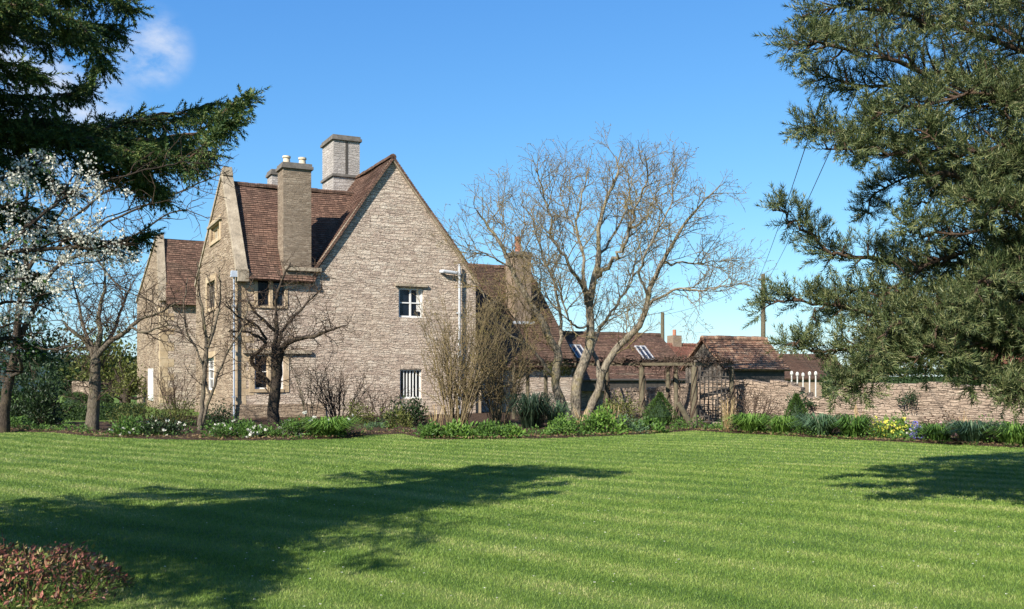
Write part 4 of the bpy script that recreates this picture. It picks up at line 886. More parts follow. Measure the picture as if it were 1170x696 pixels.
pb = np.array([8.6, 12.6, 0]); pin = thing('pine_tree', 'large grey-green pine with hanging boughs over the right garden wall', 'tree', pb)
acc, ln = [], []
def pine_bough(P, r0, wd, dense=1.):
    P = wiggle(P, .03); d = np.diff(P, axis=0); sl = np.linalg.norm(d, axis=1); cum = np.concatenate([[0], np.cumsum(sl)]); T = cum[-1]
    ln.append((P, np.linspace(r0 * .5, .008, len(P)))); s = T * .15
    while s < T:
        i = min(len(d) - 1, int(np.searchsorted(cum, s) - 1)); p = P[i] + d[i] * (s - cum[i]) / sl[i]; dv = d[i] / sl[i]; f = s / T
        v = R.normal(size=3); v -= dv * v.dot(dv); v = nrm(v); u = nrm(dv * rnd(.4, .9) + v * .8 + np.array([0, 0, .15])); L = wd * (min(1, (1 - f) * 1.6 + .25)) * rnd(.5, 1.15); n = max(3, int(L / .14)); pts = [p]
        for k in range(n): u = nrm(u + R.normal(0, .13, 3) + np.array([0, 0, .05])); pts.append(pts[-1] + u * L / n)
        Q = np.array(pts); ln.append((Q, np.linspace(.016, .005, n + 1)))
        if rnd(0, 1) < .1: s += .04; continue             # a bare dead twig
        for k in range(1, n + 1):
            g_ = k / n
            for q in range(4 if g_ > .3 else 2):
                w_ = nrm(Q[k] - Q[k - 1]); e_ = R.normal(size=3); e_ -= w_ * e_.dot(w_); c0 = Q[k - 1] + (Q[k] - Q[k - 1]) * rnd(0, 1); dd = nrm(w_ * .7 + nrm(e_) * .8 + np.array([0, 0, .3])); l0 = rnd(.05, .2)
                acc.append((c0 + dd * l0 * .5, dd, rnd(.09, .22)))
        acc.append((Q[-1], Q[-1] - Q[-2], rnd(.13, .2)))
        s += .075 / dense * rnd(.7, 1.3)
    acc.append((P[-1], d[-1], .2))
def PB(pts, r=.05, wd=.7, dense=1.): pine_bough([at(p[0], p[2], p[1]) for p in pts], r, wd, dense)
Z = 11.6
# upper mass
PB([(1340, 120, 12.6), (1180, 60, 12), (1060, 25, 11.6), (980, 8, 11.2), (915, 12, 11)], .08, .6)
PB([(1340, 150, 12.6), (1150, 100, 11.5), (1030, 70, 11), (950, 55, 10.7), (900, 50, 10.5)], .08, .62)
PB([(1340, 180, 12.6), (1180, 130, 12.2), (1060, 105, 12), (975, 95, 11.8), (930, 85, 11.7)], .08, .6)
PB([(1340, 230, 12.6), (1180, 190, 11.8), (1060, 160, 11.4), (970, 150, 11), (915, 150, 10.8)], .08, .55)
PB([(1340, 260, 12.6), (1160, 220, 11), (1060, 190, 10.6), (1000, 172, 10.4), (945, 172, 10.3)], .08, .4)
PB([(1340, 240, 12.6), (1180, 200, 13), (1080, 190, 13.2), (1010, 215, 13.3), (990, 245, 13.3)], .07, .34)
PB([(1340, 60, 12.6), (1200, 0, 12), (1100, -30, 11.6), (1020, -20, 11.3), (970, -10, 11.1)], .07, .6)
PB([(1340, 100, 12.6), (1190, 50, 13.4), (1080, 20, 13.8), (1000, 20, 14), (940, 40, 14.2)], .07, .6, .8)
PB([(1340, 150, 12.6), (1200, 130, 11.5), (1120, 110, 10.8), (1050, 120, 10.5), (1000, 130, 10.3)], .06, .55)
PB([(1340, 190, 12.6), (1220, 170, 11.5), (1140, 170, 10.8), (1090, 175, 10.5), (1050, 150, 10.3)], .06, .5)
PB([(1340, 260, 12.6), (1220, 230, 12), (1130, 210, 11.6), (1080, 222, 11.4), (1045, 235, 11.3)], .06, .36)
PB([(1340, 20, 12.6), (1220, -30, 11.8), (1160, -20, 11.2), (1120, 0, 10.9), (1085, 10, 10.7)], .06, .45, .8)
# lower mass
PB([(1340, 330, 12.6), (1180, 300, 12.2), (1040, 300, 12), (960, 290, 11.8), (915, 262, 11.7), (888, 238, 11.6)], .09, .36)
PB([(1340, 380, 12.6), (1160, 360, 12.4), (1040, 365, 12.2), (960, 350, 12), (905, 345, 11.9), (874, 352, 11.8)], .08, .48)
PB([(1340, 400, 12.6), (1180, 385, 12), (1060, 380, 11.6), (980, 395, 11.4), (930, 400, 11.3), (895, 395, 11.2)], .08, .42)
PB([(1340, 410, 12.6), (1180, 390, 11.6), (1080, 395, 11), (1010, 410, 10.8), (970, 432, 10.7), (950, 445, 10.6)], .07, .42)
PB([(1340, 360, 12.6), (1180, 340, 11.6), (1090, 345, 11), (1030, 370, 10.7), (1000, 410, 10.5), (985, 448, 10.5)], .07, .38)
PB([(1340, 330, 12.6), (1180, 290, 11.8), (1090, 290, 11.4), (1030, 320, 11.2), (990, 360, 11)], .07, .55)
PB([(1340, 320, 12.6), (1200, 280, 11.4), (1120, 260, 10.9), (1060, 270, 10.7), (1035, 260, 10.6)], .06, .42, .8)
PB([(1340, 380, 12.6), (1200, 350, 11.3), (1120, 345, 10.8), (1080, 362, 10.5), (1060, 392, 10.4), (1045, 414, 10.4)], .07, .46)
PB([(1340, 370, 12.6), (1220, 330, 11.2), (1150, 315, 10.6), (1110, 335, 10.3), (1092, 378, 10.2), (1088, 412, 10.2)], .06, .46)
PB([(1340, 400, 12.6), (1180, 385, 12.2), (1080, 395, 12), (1020, 405, 11.9), (975, 420, 11.8)], .05, .42)
PB([(1340, 410, 12.6), (1220, 395, 12), (1160, 400, 11.6), (1120, 412, 11.4), (1095, 420, 11.3)], .05, .36)
PB([(1340, 350, 12.6), (1230, 310, 12), (1170, 300, 11.6), (1130, 330, 11.4), (1110, 370, 11.3)], .06, .5)
PB([(1340, 440, 12.6), (1230, 440, 11.4), (1170, 435, 10.8), (1135, 432, 10.6), (1112, 432, 10.5)], .05, .25)
PB([(1340, 460, 12.6), (1240, 435, 11), (1190, 435, 10.4), (1165, 442, 10.2), (1152, 455, 10.2)], .05, .28)
PB([(1340, 300, 12.6), (1230, 270, 11.2), (1170, 250, 10.5), (1130, 235, 10.2), (1100, 225, 10.1)], .06, .45)
PB([(1340, 340, 12.6), (1200, 320, 13), (1080, 325, 13.2), (990, 330, 13.3), (945, 345, 13.3), (925, 360, 13.3)], .07, .36, .8)
PB([(1340, 360, 12.6), (1220, 370, 12.6), (1130, 380, 12.6), (1060, 390, 12.6), (1000, 400, 12.6)], .06, .5, .9)
PB([(1340, 400, 12.6), (1240, 400, 11.4), (1190, 395, 10.8), (1165, 380, 10.6), (1140, 375, 10.5)], .05, .35)
PB([(1340, 150, 12.6), (1250, 120, 11.5), (1190, 110, 11), (1165, 115, 10.8), (1150, 140, 10.7)], .05, .4, .8)
PB([(1340, 200, 12.6), (1250, 190, 11.5), (1200, 180, 11), (1170, 190, 10.8), (1140, 200, 10.7)], .05, .4)
for zq in np.arange(5.2, 10.5, .45):                                   # crown above the frame and away to the right
    for k in range(3):
        a = rnd(-1.9, 2.6); Lb = rnd(2.2, 3.6) * (1.25 - zq / 11.5); q = np.array([math.cos(a), math.sin(a), 0]); st = pb + np.array([0, 0, zq])
        pine_bough([st, st + q * Lb * .4 + np.array([0, 0, .15]), st + q * Lb * .8 + np.array([0, 0, .2]), st + q * Lb + np.array([0, 0, .3])], .06, .6, .6)
for zq in (1.9, 2.7, 3.5, 4.3):
    for k in range(2):
        a = rnd(-1.3, 1.3); Lb = rnd(2.2, 3.4); q = np.array([math.cos(a), math.sin(a), 0]); st = pb + np.array([0, 0, zq])
        pine_bough([st, st + q * Lb * .4, st + q * Lb * .8 + np.array([0, 0, -.1]), st + q * Lb + np.array([0, 0, -.1])], .06, .6, .6)
T = shoot_template(20, .5, .034, .75, 1., 3)
zs_ = np.linspace(0, 10.8, 12); tubes_obj('trunk', [(np.stack([pb[0] + 0 * zs_, pb[1] + 0 * zs_, zs_], 1), np.linspace(.3, .05, 12))], M['bark_pine'], pin, pb)
tubes_obj('branch', ln, M['bark_pine'], pin, pb)
shoots_obj('crown', np.array([a[0] for a in acc]), np.array([a[1] for a in acc]), np.array([a[2] for a in acc]), T, M['pine'], pin, pb)
print('pine shoots', len(acc))

# ------------------------------------------------------------------ blossom tree at the left
Y = 26.5; bb = at(4, Y)
bl = [limb([(4, 497, Y), (5, 470, Y), (9, 440, Y), (18, 400, Y), (22, 350, Y - .3), (30, 300, Y - .5), (28, 250, Y - .7), (35, 200, Y - .8)], .17, .03), limb([(19, 395, Y), (40, 350, Y), (60, 310, Y - .2), (95, 290, Y - .4), (130, 290, Y - .6), (160, 300, Y - .7)], .08, .02),
      limb([(9, 440, Y), (-12, 400, Y), (-22, 340, Y), (-10, 280, Y), (0, 220, Y)], .10, .02), limb([(28, 320, Y - .5), (50, 270, Y - .4), (75, 235, Y), (90, 200, Y + .1)], .06, .02), limb([(30, 290, Y - .5), (80, 250, Y - 1.2), (130, 215, Y - 1.6), (180, 196, Y - 2), (250, 188, Y - 2.4)], .04, .01),
      limb([(60, 310, Y), (110, 262, Y - .8), (165, 235, Y - 1.4), (215, 215, Y - 2), (262, 195, Y - 2.4)], .04, .01), limb([(125, 290, Y - .6), (165, 262, Y - 1), (205, 240, Y - 1.5), (240, 250, Y - 1.8)], .03, .01), limb([(105, 290, Y - .4), (140, 330, Y - 1), (175, 345, Y - 1.6)], .03, .01),
      limb([(15, 400, Y), (35, 395, Y - .8), (60, 400, Y - 1.2), (85, 395, Y - 1.6)], .05, .015), limb([(12, 430, Y), (25, 420, Y - 1), (10, 380, Y - 1.5), (15, 330, Y - 2)], .06, .015)]
bare_tree('dark_bare_tree', 'dark-stemmed leafless tree standing among evergreens at the far left edge of the bed', 'tree', bb, bl, [(.3, .22, (.7, 1.7), .010, .65, .12, .15, .22), (.2, .1, (.25, .8), .008, .65, .08, .1, .26)], M['bark_dark'], M['twig_brown'])
Y = 6.7; bb = at(-190, Y)
def NL(pts, r0, r1): return limb([(a, b_, c) for a, b_, c in pts], r0, r1, .006)
bl = [NL([(-190, 688, Y), (-185, 600, Y), (-170, 500, Y), (-150, 400, Y), (-150, 300, Y), (-160, 150, Y), (-170, 0, Y)], .11, .05),
      NL([(-160, 440, Y), (-90, 370, Y + .1), (-30, 320, Y + .2), (20, 270, Y + .3), (60, 235, Y + .4), (85, 200, Y + .5)], .03, .006),
      NL([(-150, 370, Y), (-70, 320, Y - .2), (0, 290, Y - .3), (60, 285, Y - .3), (110, 282, Y - .3), (150, 290, Y - .2)], .026, .005),
      NL([(-150, 340, Y), (-80, 270, Y + .3), (-20, 215, Y + .5), (30, 190, Y + .6), (65, 175, Y + .7)], .024, .005),
      NL([(-160, 430, Y), (-80, 380, Y + .2), (-20, 350, Y + .3), (25, 345, Y + .3), (60, 355, Y + .3)], .022, .005),
      NL([(-165, 470, Y), (-90, 430, Y - .1), (-30, 400, Y - .1), (15, 385, Y), (50, 380, Y)], .02, .005),
      NL([(-165, 480, Y), (-100, 460, Y + .3), (-40, 440, Y + .4), (0, 425, Y + .5), (30, 425, Y + .5)], .018, .005),
      NL([(-150, 350, Y), (-90, 330, Y - .2), (-40, 310, Y - .3), (10, 320, Y - .3), (45, 312, Y - .3)], .02, .004), NL([(-150, 300, Y), (-70, 250, Y + .2), (-10, 240, Y + .3), (40, 225, Y + .3)], .02, .004),
      NL([(-160, 430, Y), (-70, 400, Y - .3), (-10, 375, Y - .4), (30, 370, Y - .4)], .02, .004), NL([(20, 285, Y - .3), (60, 300, Y - .3), (95, 300, Y - .3), (125, 296, Y - .3), (148, 302, Y - .3)], .008, .003), NL([(40, 286, Y - .3), (80, 272, Y - .3), (115, 275, Y - .3), (140, 284, Y - .3)], .008, .003),
      NL([(0, 290, Y - .3), (60, 235, Y - .1), (110, 212, Y), (180, 192, Y + .1), (215, 186, Y + .2), (262, 190, Y + .3)], .009, .003),
      NL([(60, 285, Y - .3), (110, 255, Y - .1), (160, 235, Y), (200, 225, Y), (235, 200, Y)], .007, .0025),
      NL([(20, 345, Y + .3), (80, 330, Y + .3), (130, 325, Y + .2), (175, 345, Y + .2)], .007, .0025)]
for dx, dy, dz in ((-.6, -1.6, 4.2), (-1.6, -2.6, 4.0), (.0, -2.4, 4.6), (-1.2, -3.4, 4.4), (-.6, -.8, 5.2), (-2.2, -1.4, 4.4), (-.2, -3.2, 4.2)):  # unseen limbs toward the viewer, added to broaden the lawn shadow
    st = bb + np.array([0, 0, 2.6]); e_ = bb + np.array([dx, dy, dz]); Q = wiggle([st, st + (e_ - st) * .35 + [0, 0, .2], st + (e_ - st) * .7 + [0, 0, .15], e_], .01); bl.append((Q, np.linspace(.045, .008, len(Q))))
R0 = RMIN[:]; RMIN[:] = [.0035, .0024, .0018]
o, lines = bare_tree('blossom_tree', 'near fruit tree reaching in with clusters of creamy white blossom below the spruce', 'tree', bb, bl, [(.085, .2, (.16, .5), .010, .65, .10, .05, .2), (.06, .1, (.06, .22), .008, .65, .06, .03, .24)], M['bark_dark'], M['twig_brown'])
RMIN[:] = R0
CC, LC = [], []
for P, r_, lv in lines:
    c = P[-1]; px = CX0 + F * c[0] / c[1]; py = HOR - F * (c[2] - H) / c[1]
    if px > -60:
        pr = (.85 if px < 55 else .55 if px < 115 else .5 if 262 < py < 318 else .05) * (1 if py < 370 else .35) * (px < 152)
    else: pr = .6
    for _ in range(int(rnd(0, 1) < pr) + int(rnd(0, 1) < pr * .7)): m_ = int(rnd(9, 26)); CC.append(c + R.normal(0, rnd(.014, .03), (m_, 3)))
    if px < 60 and rnd(0, 1) < .6: LC.append(c + R.normal(0, .03, (4, 3)))
CC = np.concatenate(CC); V, Fq = leaf_quads(CC, R.normal(size=CC.shape), R.uniform(.013, .023, len(CC)), .95); np_obj('blossom', V, Fq, M['fl_white'], o, False, bb)['kind'] = 'stuff'
LC = np.concatenate(LC); V, Fq = leaf_quads(LC, R.normal(size=LC.shape), R.uniform(.02, .045, len(LC)), .5); np_obj('foliage', V, Fq, M['leaf_green'], o, False, bb)

# ------------------------------------------------------------------ leafy plants
def clump_points(n, rx, ry, h, k=10, shell=.55):
    """points in lumps through a dome rx, ry, h"""
    c = R.normal(size=(k, 3)); c = nrm(c); c[:, 2] = np.abs(c[:, 2]); c *= R.uniform(.35, .8, (k, 1)); i = R.integers(0, k, n); q = nrm(R.normal(size=(n, 3))) * (R.uniform(0, 1, (n, 1)) ** shell) * .42
    P = c[i] + q; P[:, 2] = np.abs(P[:, 2]); return P * np.array([rx, ry, h]), nrm(q + np.array([0, 0, .25]) + c[i] * .5)
def heads(o, Q, mat, fs):
    m_ = 6; a = np.arange(m_) * 2 * np.pi / m_; D = np.stack([np.cos(a), np.sin(a) * .6 - .35, np.sin(a) * .6 + .3], 1)
    V, Fq = leaf_quads(np.zeros((m_, 3)), D, np.full(m_, fs), .95); first = None
    for q in Q:
        f = np_obj('flower', V, Fq, mat, o) if first is None else first.copy()
        if first is None: first = f
        else: COL.objects.link(f)
        f.parent = o; f.location = q; f.rotation_euler = (rnd(-.4, .4), rnd(-.5, .5), rnd(-1, 1)); sc = rnd(.8, 1.3); f.scale = (sc, sc, sc)
def leafy(name, label, px, Y, rx, h, n, leaf, mat, cat='plant', ry=None, group=None, flowers=None, k=12, z=0., stems=True, fmat=None, fsize=.06, lead=None):
    b = at(px, Y, z=z); o = thing(name, label, cat, b, group=group); P, D = clump_points(n, rx, ry or rx, h, k)
    V, Fq = leaf_quads(P, D + R.normal(0, .5, D.shape), leaf * R.uniform(.6, 1.3, n), .5); np_obj('foliage', V, Fq, mat, o)
    if stems:
        L = [(np.array([[0, 0, 0], P[i] * [.4, .4, .5], P[i]]), np.array([.012, .008, .004])) for i in R.integers(0, n, 14)]; tubes_obj('stem', L, M['twig_brown'], o, None)
    if flowers:
        Q, _ = clump_points(flowers, rx * 1.02, (ry or rx) * 1.02, h * 1.08, k); m_ = 5
        if flowers < 40: heads(o, Q, fmat or M['fl_white'], fsize); return o
        C = np.repeat(Q, m_, 0) + R.normal(0, .01, (flowers * m_, 3)); a = np.tile(np.arange(m_) * 2 * np.pi / m_, flowers); D2 = np.stack([np.cos(a), np.sin(a) * .6 - .3, np.sin(a) * .5 + .25], 1)
        V, Fq = leaf_quads(C, D2, np.full(len(C), fsize), .9); np_obj('blossom', V, Fq, fmat or M['fl_white'], o)['kind'] = 'stuff'
    return o
def strappy(name, label, px, Y, r, h, n, w, mat, cat='plant', group=None, flowers=0, fmat=None, fsize=.06, arch=.6, z=0.):
    b = at(px, Y, z=z); o = thing(name, label, cat, b, group=group)
    a = R.uniform(0, 2 * np.pi, n); rr = R.uniform(.15, 1, n) * r; hh = h * R.uniform(.55, 1.05, n); d = np.stack([np.cos(a), np.sin(a), 0 * a], 1); base = d * (R.uniform(0, .35, n) * r)[:, None] + R.normal(0, .03, (n, 3)) * [1, 1, 0]
    side = np.stack([-np.sin(a), np.cos(a), 0 * a], 1) * (w * R.uniform(.6, 1.2, n))[:, None]; up = np.array([0, 0, 1.])
    p0 = base; p1 = base + d * (rr * .3)[:, None] + up * (hh * .6)[:, None]; p2 = base + d * (rr * .75)[:, None] + up * hh[:, None]; p3 = base + d * (rr * (1 + arch * .4))[:, None] + up * (hh * (1 - arch * .45))[:, None]
    V = np.stack([p0 - side * .6, p0 + side * .6, p1 - side, p1 + side, p2 - side * .8, p2 + side * .8, p3, p3], 1).reshape(-1, 3); i = np.arange(n)[:, None] * 8
    Fq = np.concatenate([i + [[0, 1, 3, 2]], i + [[2, 3, 5, 4]]]); Ft = i + np.array([[4, 5, 6]]); np_obj('foliage', V, [Fq, Ft], mat, o)
    if flowers:
        L = []; C = []
        for k in range(flowers):
            t = np.array([rnd(-r, r) * .8, rnd(-r, r) * .8, h * rnd(.85, 1.2)]); L.append((np.array([t * [.3, .3, 0], t * [.7, .7, .6], t]), np.array([.006, .005, .004])))
            aa = np.arange(6) * 1.047; C += [(t, (math.cos(x), -.5 + .3 * math.sin(x), math.sin(x))) for x in aa]
        tubes_obj('stem', L, M['leaf_green'], o, None)
        heads(o, np.array([C[k][0] for k in range(0, len(C), 6)]), fmat or M['fl_white'], fsize)
    return o
def ey(px, back=.5): return float(edgeY(px)) + back
# left background
leafy('dark_evergreen_shrub', 'broad dark evergreen shrub at the far left below the blossom', 18, 30.5, 1.5, 2.2, 4200, .10, M['leaf_dark'], 'shrub', k=26)
leafy('dark_laurel', 'tall dark glossy shrub between blossom trunk and grey tree trunk', 48, 29.2, .75, 1.75, 2200, .11, M['leaf_dark'], 'shrub', k=20)
def topiary(label, px, Y, r, h):
    b = at(px, Y); o = thing('box_topiary', label, 'topiary', b, group='clipped box topiary'); n = 2600; a = R.uniform(0, 6.28, n); f = R.uniform(0, 1, n); q = R.uniform(.93, 1.02, n)
    rad = r * np.where(f < .6, 1, np.sqrt(np.clip(1 - ((f - .6) / .4) ** 2, 0, 1))) * q; top = R.uniform(0, 1, n) < .3; rad = np.where(top, rad * np.sqrt(R.uniform(0, 1, n)), rad); zc = np.where(top, h * (.6 + .4 * np.sqrt(np.clip(1 - (rad / r) ** 2, 0, 1))), f * h)
    P = np.stack([rad * np.cos(a), rad * np.sin(a), zc], 1); V, Fq = leaf_quads(P, nrm(P - [0, 0, h * .4]) + R.normal(0, .6, (n, 3)), R.uniform(.04, .08, n), .6); np_obj('foliage', V, Fq, M['leaf_yew'], o)
    m = MB(); m.tube([(0, 0, 0), (0, 0, h * .6), (0, 0, h * .85), (0, 0, h * .93)], [r * .9, r * .9, r * .6, r * .2], 12); m.build('core', M['leaf_dark'], o)
topiary('dome of clipped box left of the grey tree trunk', 88, 37, .52, 1.35 - .45); topiary('clipped box dome partly behind the grey tree trunk', 114, 38, .5, .85)
def hedge(name, label, p, q, h, w_, n, mat, leaf=.07):
    A, B = at(*p), at(*q); o = thing(name, label, 'hedge', A); d = B - A; L = np.linalg.norm(d); u = d / L; v = np.array([-u[1], u[0], 0])
    t, s, z_ = R.uniform(0, 1, n), R.uniform(-1, 1, n), R.uniform(0, 1, n); face = R.integers(0, 3, n); s = np.where(face == 0, -1, np.where(face == 1, 1, s)) * w_ / 2 * R.uniform(.9, 1.05, n); z_ = np.where(face == 2, 1., z_) * h * R.uniform(.93, 1.04, n)
    P = u * (t * L)[:, None] + v * s[:, None] + np.array([0, 0, 1.]) * z_[:, None]; V, Fq = leaf_quads(P, R.normal(size=(n, 3)) + [0, 0, .4], leaf * R.uniform(.6, 1.3, n), .6); np_obj('foliage', V, Fq, mat, o)
    m = MB(); m.bar(np.array([0, 0, h * .45]), u * L + np.array([0, 0, h * .45]), w_ * .86, h * .86); m.build('core', M['leaf_dark'], o)
hedge('box_hedge', 'low clipped box hedge running below the topiary domes', (-40, 33), (165, 34.5), .55, .6, 7000, M['leaf_yew'])
hedge('tall_dark_hedge', 'tall dark hedge closing the far lawn behind the topiary', (-120, 75), (160, 80), 3.0, 2, 9000, M['leaf_dark'], .28)
hedge('boundary_hedge', 'dark overgrown hedge behind the garden wall, mostly screened by the pine', (945, 40), (1200, 34), 1.75, 1.0, 7000, M['leaf_dark'], .12)
def far_tree(name, label, px, Y, r, h, n, mat, leaf=.3):
    b = at(px, Y); o = thing(name, label, 'tree', b, group='trees far behind the garden'); P, D = clump_points(n, r, r, h * .8, 22); P[:, 2] += h * .2
    V, Fq = leaf_quads(P, D + R.normal(0, .6, D.shape), leaf * R.uniform(.6, 1.3, n), .6); np_obj('crown', V, Fq, mat, o)
    L = [(np.array([[0, 0, 0], [0, 0, h * .5]]), np.array([.3, .2]))] + [(np.array([[0, 0, h * .2], P[i] * [.5, .5, .7], P[i]]), np.array([.12, .07, .03])) for i in R.integers(0, n, 22)]; tubes_obj('trunk', L, M['bark_dark'], o, None)
far_tree('far_evergreen_tree', 'dark round evergreen far behind the blossom tree', 40, 85, 5, 8, 2600, M['leaf_dark'], .38); far_tree('far_evergreen_tree', 'olive green tree beyond the lawn left of the far gable', 128, 70, 4.2, 6.2, 2600, M['leaf_olive']); far_tree('far_evergreen_tree', 'dark tree at the photo edge far behind the spruce', -40, 80, 6, 9, 2600, M['leaf_dark'], .38)
far_tree('far_bush', 'bright green bush beside the foot of the far gable', 143, 50, 1.3, 2.6, 1300, M['leaf_olive'], .14)
far_tree('far_brown_tree', 'brown distant tree above the long brown roof', 905, 85, 3.0, 4.4, 1800, M['dead_leaf'], .25); far_tree('far_brown_tree', 'low brownish tree far behind the pine', 1010, 90, 5, 7.5, 2500, M['dead_leaf'], .3); far_tree('far_green_tree', 'low green tree far off right of the low range', 776, 110, 3, 4.2, 1500, M['leaf_dark'], .3)
# bed, left to right
leafy('golden_shrub', 'olive-golden low shrub by the foot of the far gable', 168, 30.5, 1.3, 1.0, 2600, .06, M['leaf_olive'], 'shrub', k=18)
leafy('white_daffodil_clump', 'clump with white daffodils right of the grey tree trunk', 150, ey(150, .8), .8, .5, 900, .09, M['leaf_green'], flowers=26, fsize=.055)
leafy('white_daffodil_clump', 'daffodil clump in front of the golden shrub', 188, ey(188, 1.2), .9, .55, 1100, .08, M['leaf_dark'], flowers=16, fsize=.055)
leafy('brown_leaf_shrub', 'dark olive shrub behind the slim two-stemmed tree', 205, 28.6, .8, .95, 1300, .06, M['leaf_olive'], 'shrub', k=14)
leafy('white_tulip_clump', 'white-flowered clump right of the slim two-stemmed tree', 262, ey(262, .9), .75, .5, 900, .08, M['leaf_green'], flowers=20, fsize=.055)
leafy('dark_leaf_shrub', 'dark green shrub at the foot of the grey downpipe', 252, 28.4, .7, .8, 1300, .07, M['leaf_dark'], 'shrub')
leafy('green_perennial', 'leafy green clump left of the gnarled trunk', 290, ey(290, .7), .65, .42, 900, .08, M['leaf_green'], flowers=10)
leafy('white_flower_clump', 'white and red flowered clump right of the gnarled trunk', 336, ey(336, .9), .7, .5, 900, .07, M['leaf_green'], flowers=24, fsize=.055)
leafy('red_tulip', 'single red tulips between the gnarled trunk and the wide green clump', 346, ey(346, 1.6), .2, .62, 120, .08, M['leaf_grey'], flowers=5, fmat=M['fl_red'], fsize=.06)
strappy('daylily_clump', 'wide clump of fresh green strap leaves with white blooms below the dark bare shrub', 376, ey(376, .7), 1.0, 0.50, 420, .018, M['leaf_lime'], flowers=6)
leafy('dark_bush', 'dark leafy bush against the gable right of the dark bare shrub', 408, 30.2, .6, .85, 1100, .07, M['leaf_olive'], 'shrub')
leafy('evergreen_bush', 'rounded mid green bush below the barred window', 464, 28.6, .85, 1.05, 1700, .09, M['leaf_dark'], 'shrub', k=16)
leafy('glossy_bush', 'bright leafy bush in front of the evergreen below the barred window', 455, 28, .5, .75, 700, .09, M['leaf_olive'], 'shrub')
leafy('gravel_edge_plant', 'pale low plant beside the bare soil notch', 430, 27.8, .6, .3, 500, .06, M['leaf_grey'])
strappy('dark_phormium', 'dark spiky clump of long strap leaves left of the multi-stemmed tree', 608, 27.6, .85, 1.05, 420, .013, M['leaf_yucca'], arch=.6)
strappy('pale_phormium', 'grey spiky strap-leaved plant close to the multi-stemmed trunk', 634, 28.2, .7, .8, 110, .018, M['leaf_grey'], arch=.5)
for i, (px, bk, r, h, mt, lab) in enumerate(((492, .4, .5, .3, 'leaf_green', 'small green leaf clump at the left foot of the stem thicket'), (525, .4, .6, .36, 'leaf_lime', 'bright low clump in front of the stem thicket'), (558, .5, .55, .32, 'leaf_green', 'green low clump left of the dark spiky plant'),
        (585, .4, .5, .3, 'leaf_lime', 'fresh green clump just left of the dark spiky plant'), (640, .6, .6, .4, 'leaf_lime', 'fresh clump under the multi-stemmed trunk'), (668, .6, .6, .45, 'leaf_green', 'green clump right at the root of the multi-stemmed tree'),
        (690, .7, .6, .48, 'leaf_lime', 'bright clump between the multi-stemmed tree and pergola'), (716, .7, .6, .4, 'leaf_grey', 'grey-green clump in front of the wide pergola post'), (738, .6, .5, .3, 'leaf_green', 'low leaf clump left of the small cone conifer'))):
    leafy('low_perennial', lab, px, ey(px, bk + rnd(0, .5)), r * rnd(.8, 1.2), h * rnd(1.0, 1.7), 750, rnd(.07, .13), M[mt], group='low leafy clumps along the bed edge')
leafy('evergreen_shrub', 'dark green shrub behind the trunk of the multi-stemmed tree', 708, 31, .9, 1.15, 1500, .08, M['leaf_olive'], 'shrub')
def cone_conifer(label, px, Y, r, h):
    b = at(px, Y); o = thing('dwarf_conifer', label, 'conifer', b, group='dwarf conifers'); n = 2600; f = R.uniform(0, 1, n) ** .8; a = R.uniform(0, 6.28, n); lump = 1 + .12 * np.sin(a * 5 + f * 9)
    rad = r * np.sin(np.pi * (.16 + .84 * (1 - f)) * .5 + .0) * np.clip(1.15 - f ** 2.5, 0, 1) * lump * R.uniform(.8, 1.03, n); P = np.stack([rad * np.cos(a), rad * np.sin(a), .04 + f * h], 1)
    V, Fq = leaf_quads(P, np.stack([np.cos(a), np.sin(a), 1.2 + 0 * a], 1) + R.normal(0, .3, (n, 3)), R.uniform(.04, .09, n), .35); np_obj('foliage', V, Fq, M['leaf_yew'], o)
    m = MB(); m.tube([(0, 0, 0), (0, 0, h * .35), (0, 0, h * .9)], [r * .5, r * .75, .02], 9); m.build('core', M['leaf_dark'], o)
cone_conifer('small dark cone conifer in front of the pergola', 754, 28.9, .52, 1.0); cone_conifer('small egg-shaped conifer against the garden wall', 910, 27.4, .36, .98)
strappy('ornamental_grass', 'upright straw-coloured dry grass tuft at the pergola end', 832, ey(832, .3), .42, .95, 75, .004, M['straw'], 'grass tuft', arch=.3)
strappy('daylily_clump', 'fresh green strap-leaved clump right of the dry grass tuft', 858, ey(858, .5), .8, 0.52, 380, .016, M['leaf_lime'])
strappy('iris_clump', 'upright green leaves left of the egg-shaped conifer', 893, ey(893, .5), .6, 0.50, 240, .014, M['leaf_lime'])
strappy('iris_clump', 'grey-green sword leaves below the broken part of the wall', 940, ey(940, .6), .8, 0.58, 330, .016, M['leaf_grey'])
strappy('iris_clump', 'green sword-leaved clump left of the yellow-flowered plant', 975, ey(975, .6), .7, 0.58, 330, .016, M['leaf_green'])
leafy('euphorbia', 'yellow-green flowering mound in front of the garden wall', 1016, ey(1016, .9), .62, .72, 1100, .07, M['leaf_lime'], flowers=80, fmat=M['fl_yellow'], fsize=.05)
leafy('white_rose_clump', 'cream-flowered bush right beside the yellow mound', 1034, ey(1034, 1.1), .35, .62, 420, .07, M['leaf_green'], flowers=16, fsize=.05)
leafy('blue_flower_clump', 'small mound of lavender blue flowers', 1047, ey(1047, .6), .28, .42, 260, .05, M['leaf_green'], flowers=75, fmat=M['fl_blue'], fsize=.045)
leafy('pink_flower_bush', 'maroon-leaved bush with pink flowers at the wall foot', 1078, ey(1078, 1.6), .7, .62, 900, .06, M['leaf_maroon'], flowers=22, fmat=M['fl_pink'], fsize=.05)
strappy('iris_clump', 'long green sword leaves right of the blue flowers', 1072, ey(1072, .5), .6, 0.44, 300, .014, M['leaf_green'])
strappy('iris_clump', 'grey-green leaf clump below the hanging pine bough', 1112, ey(1112, .5), .75, 0.52, 360, .015, M['leaf_grey'])
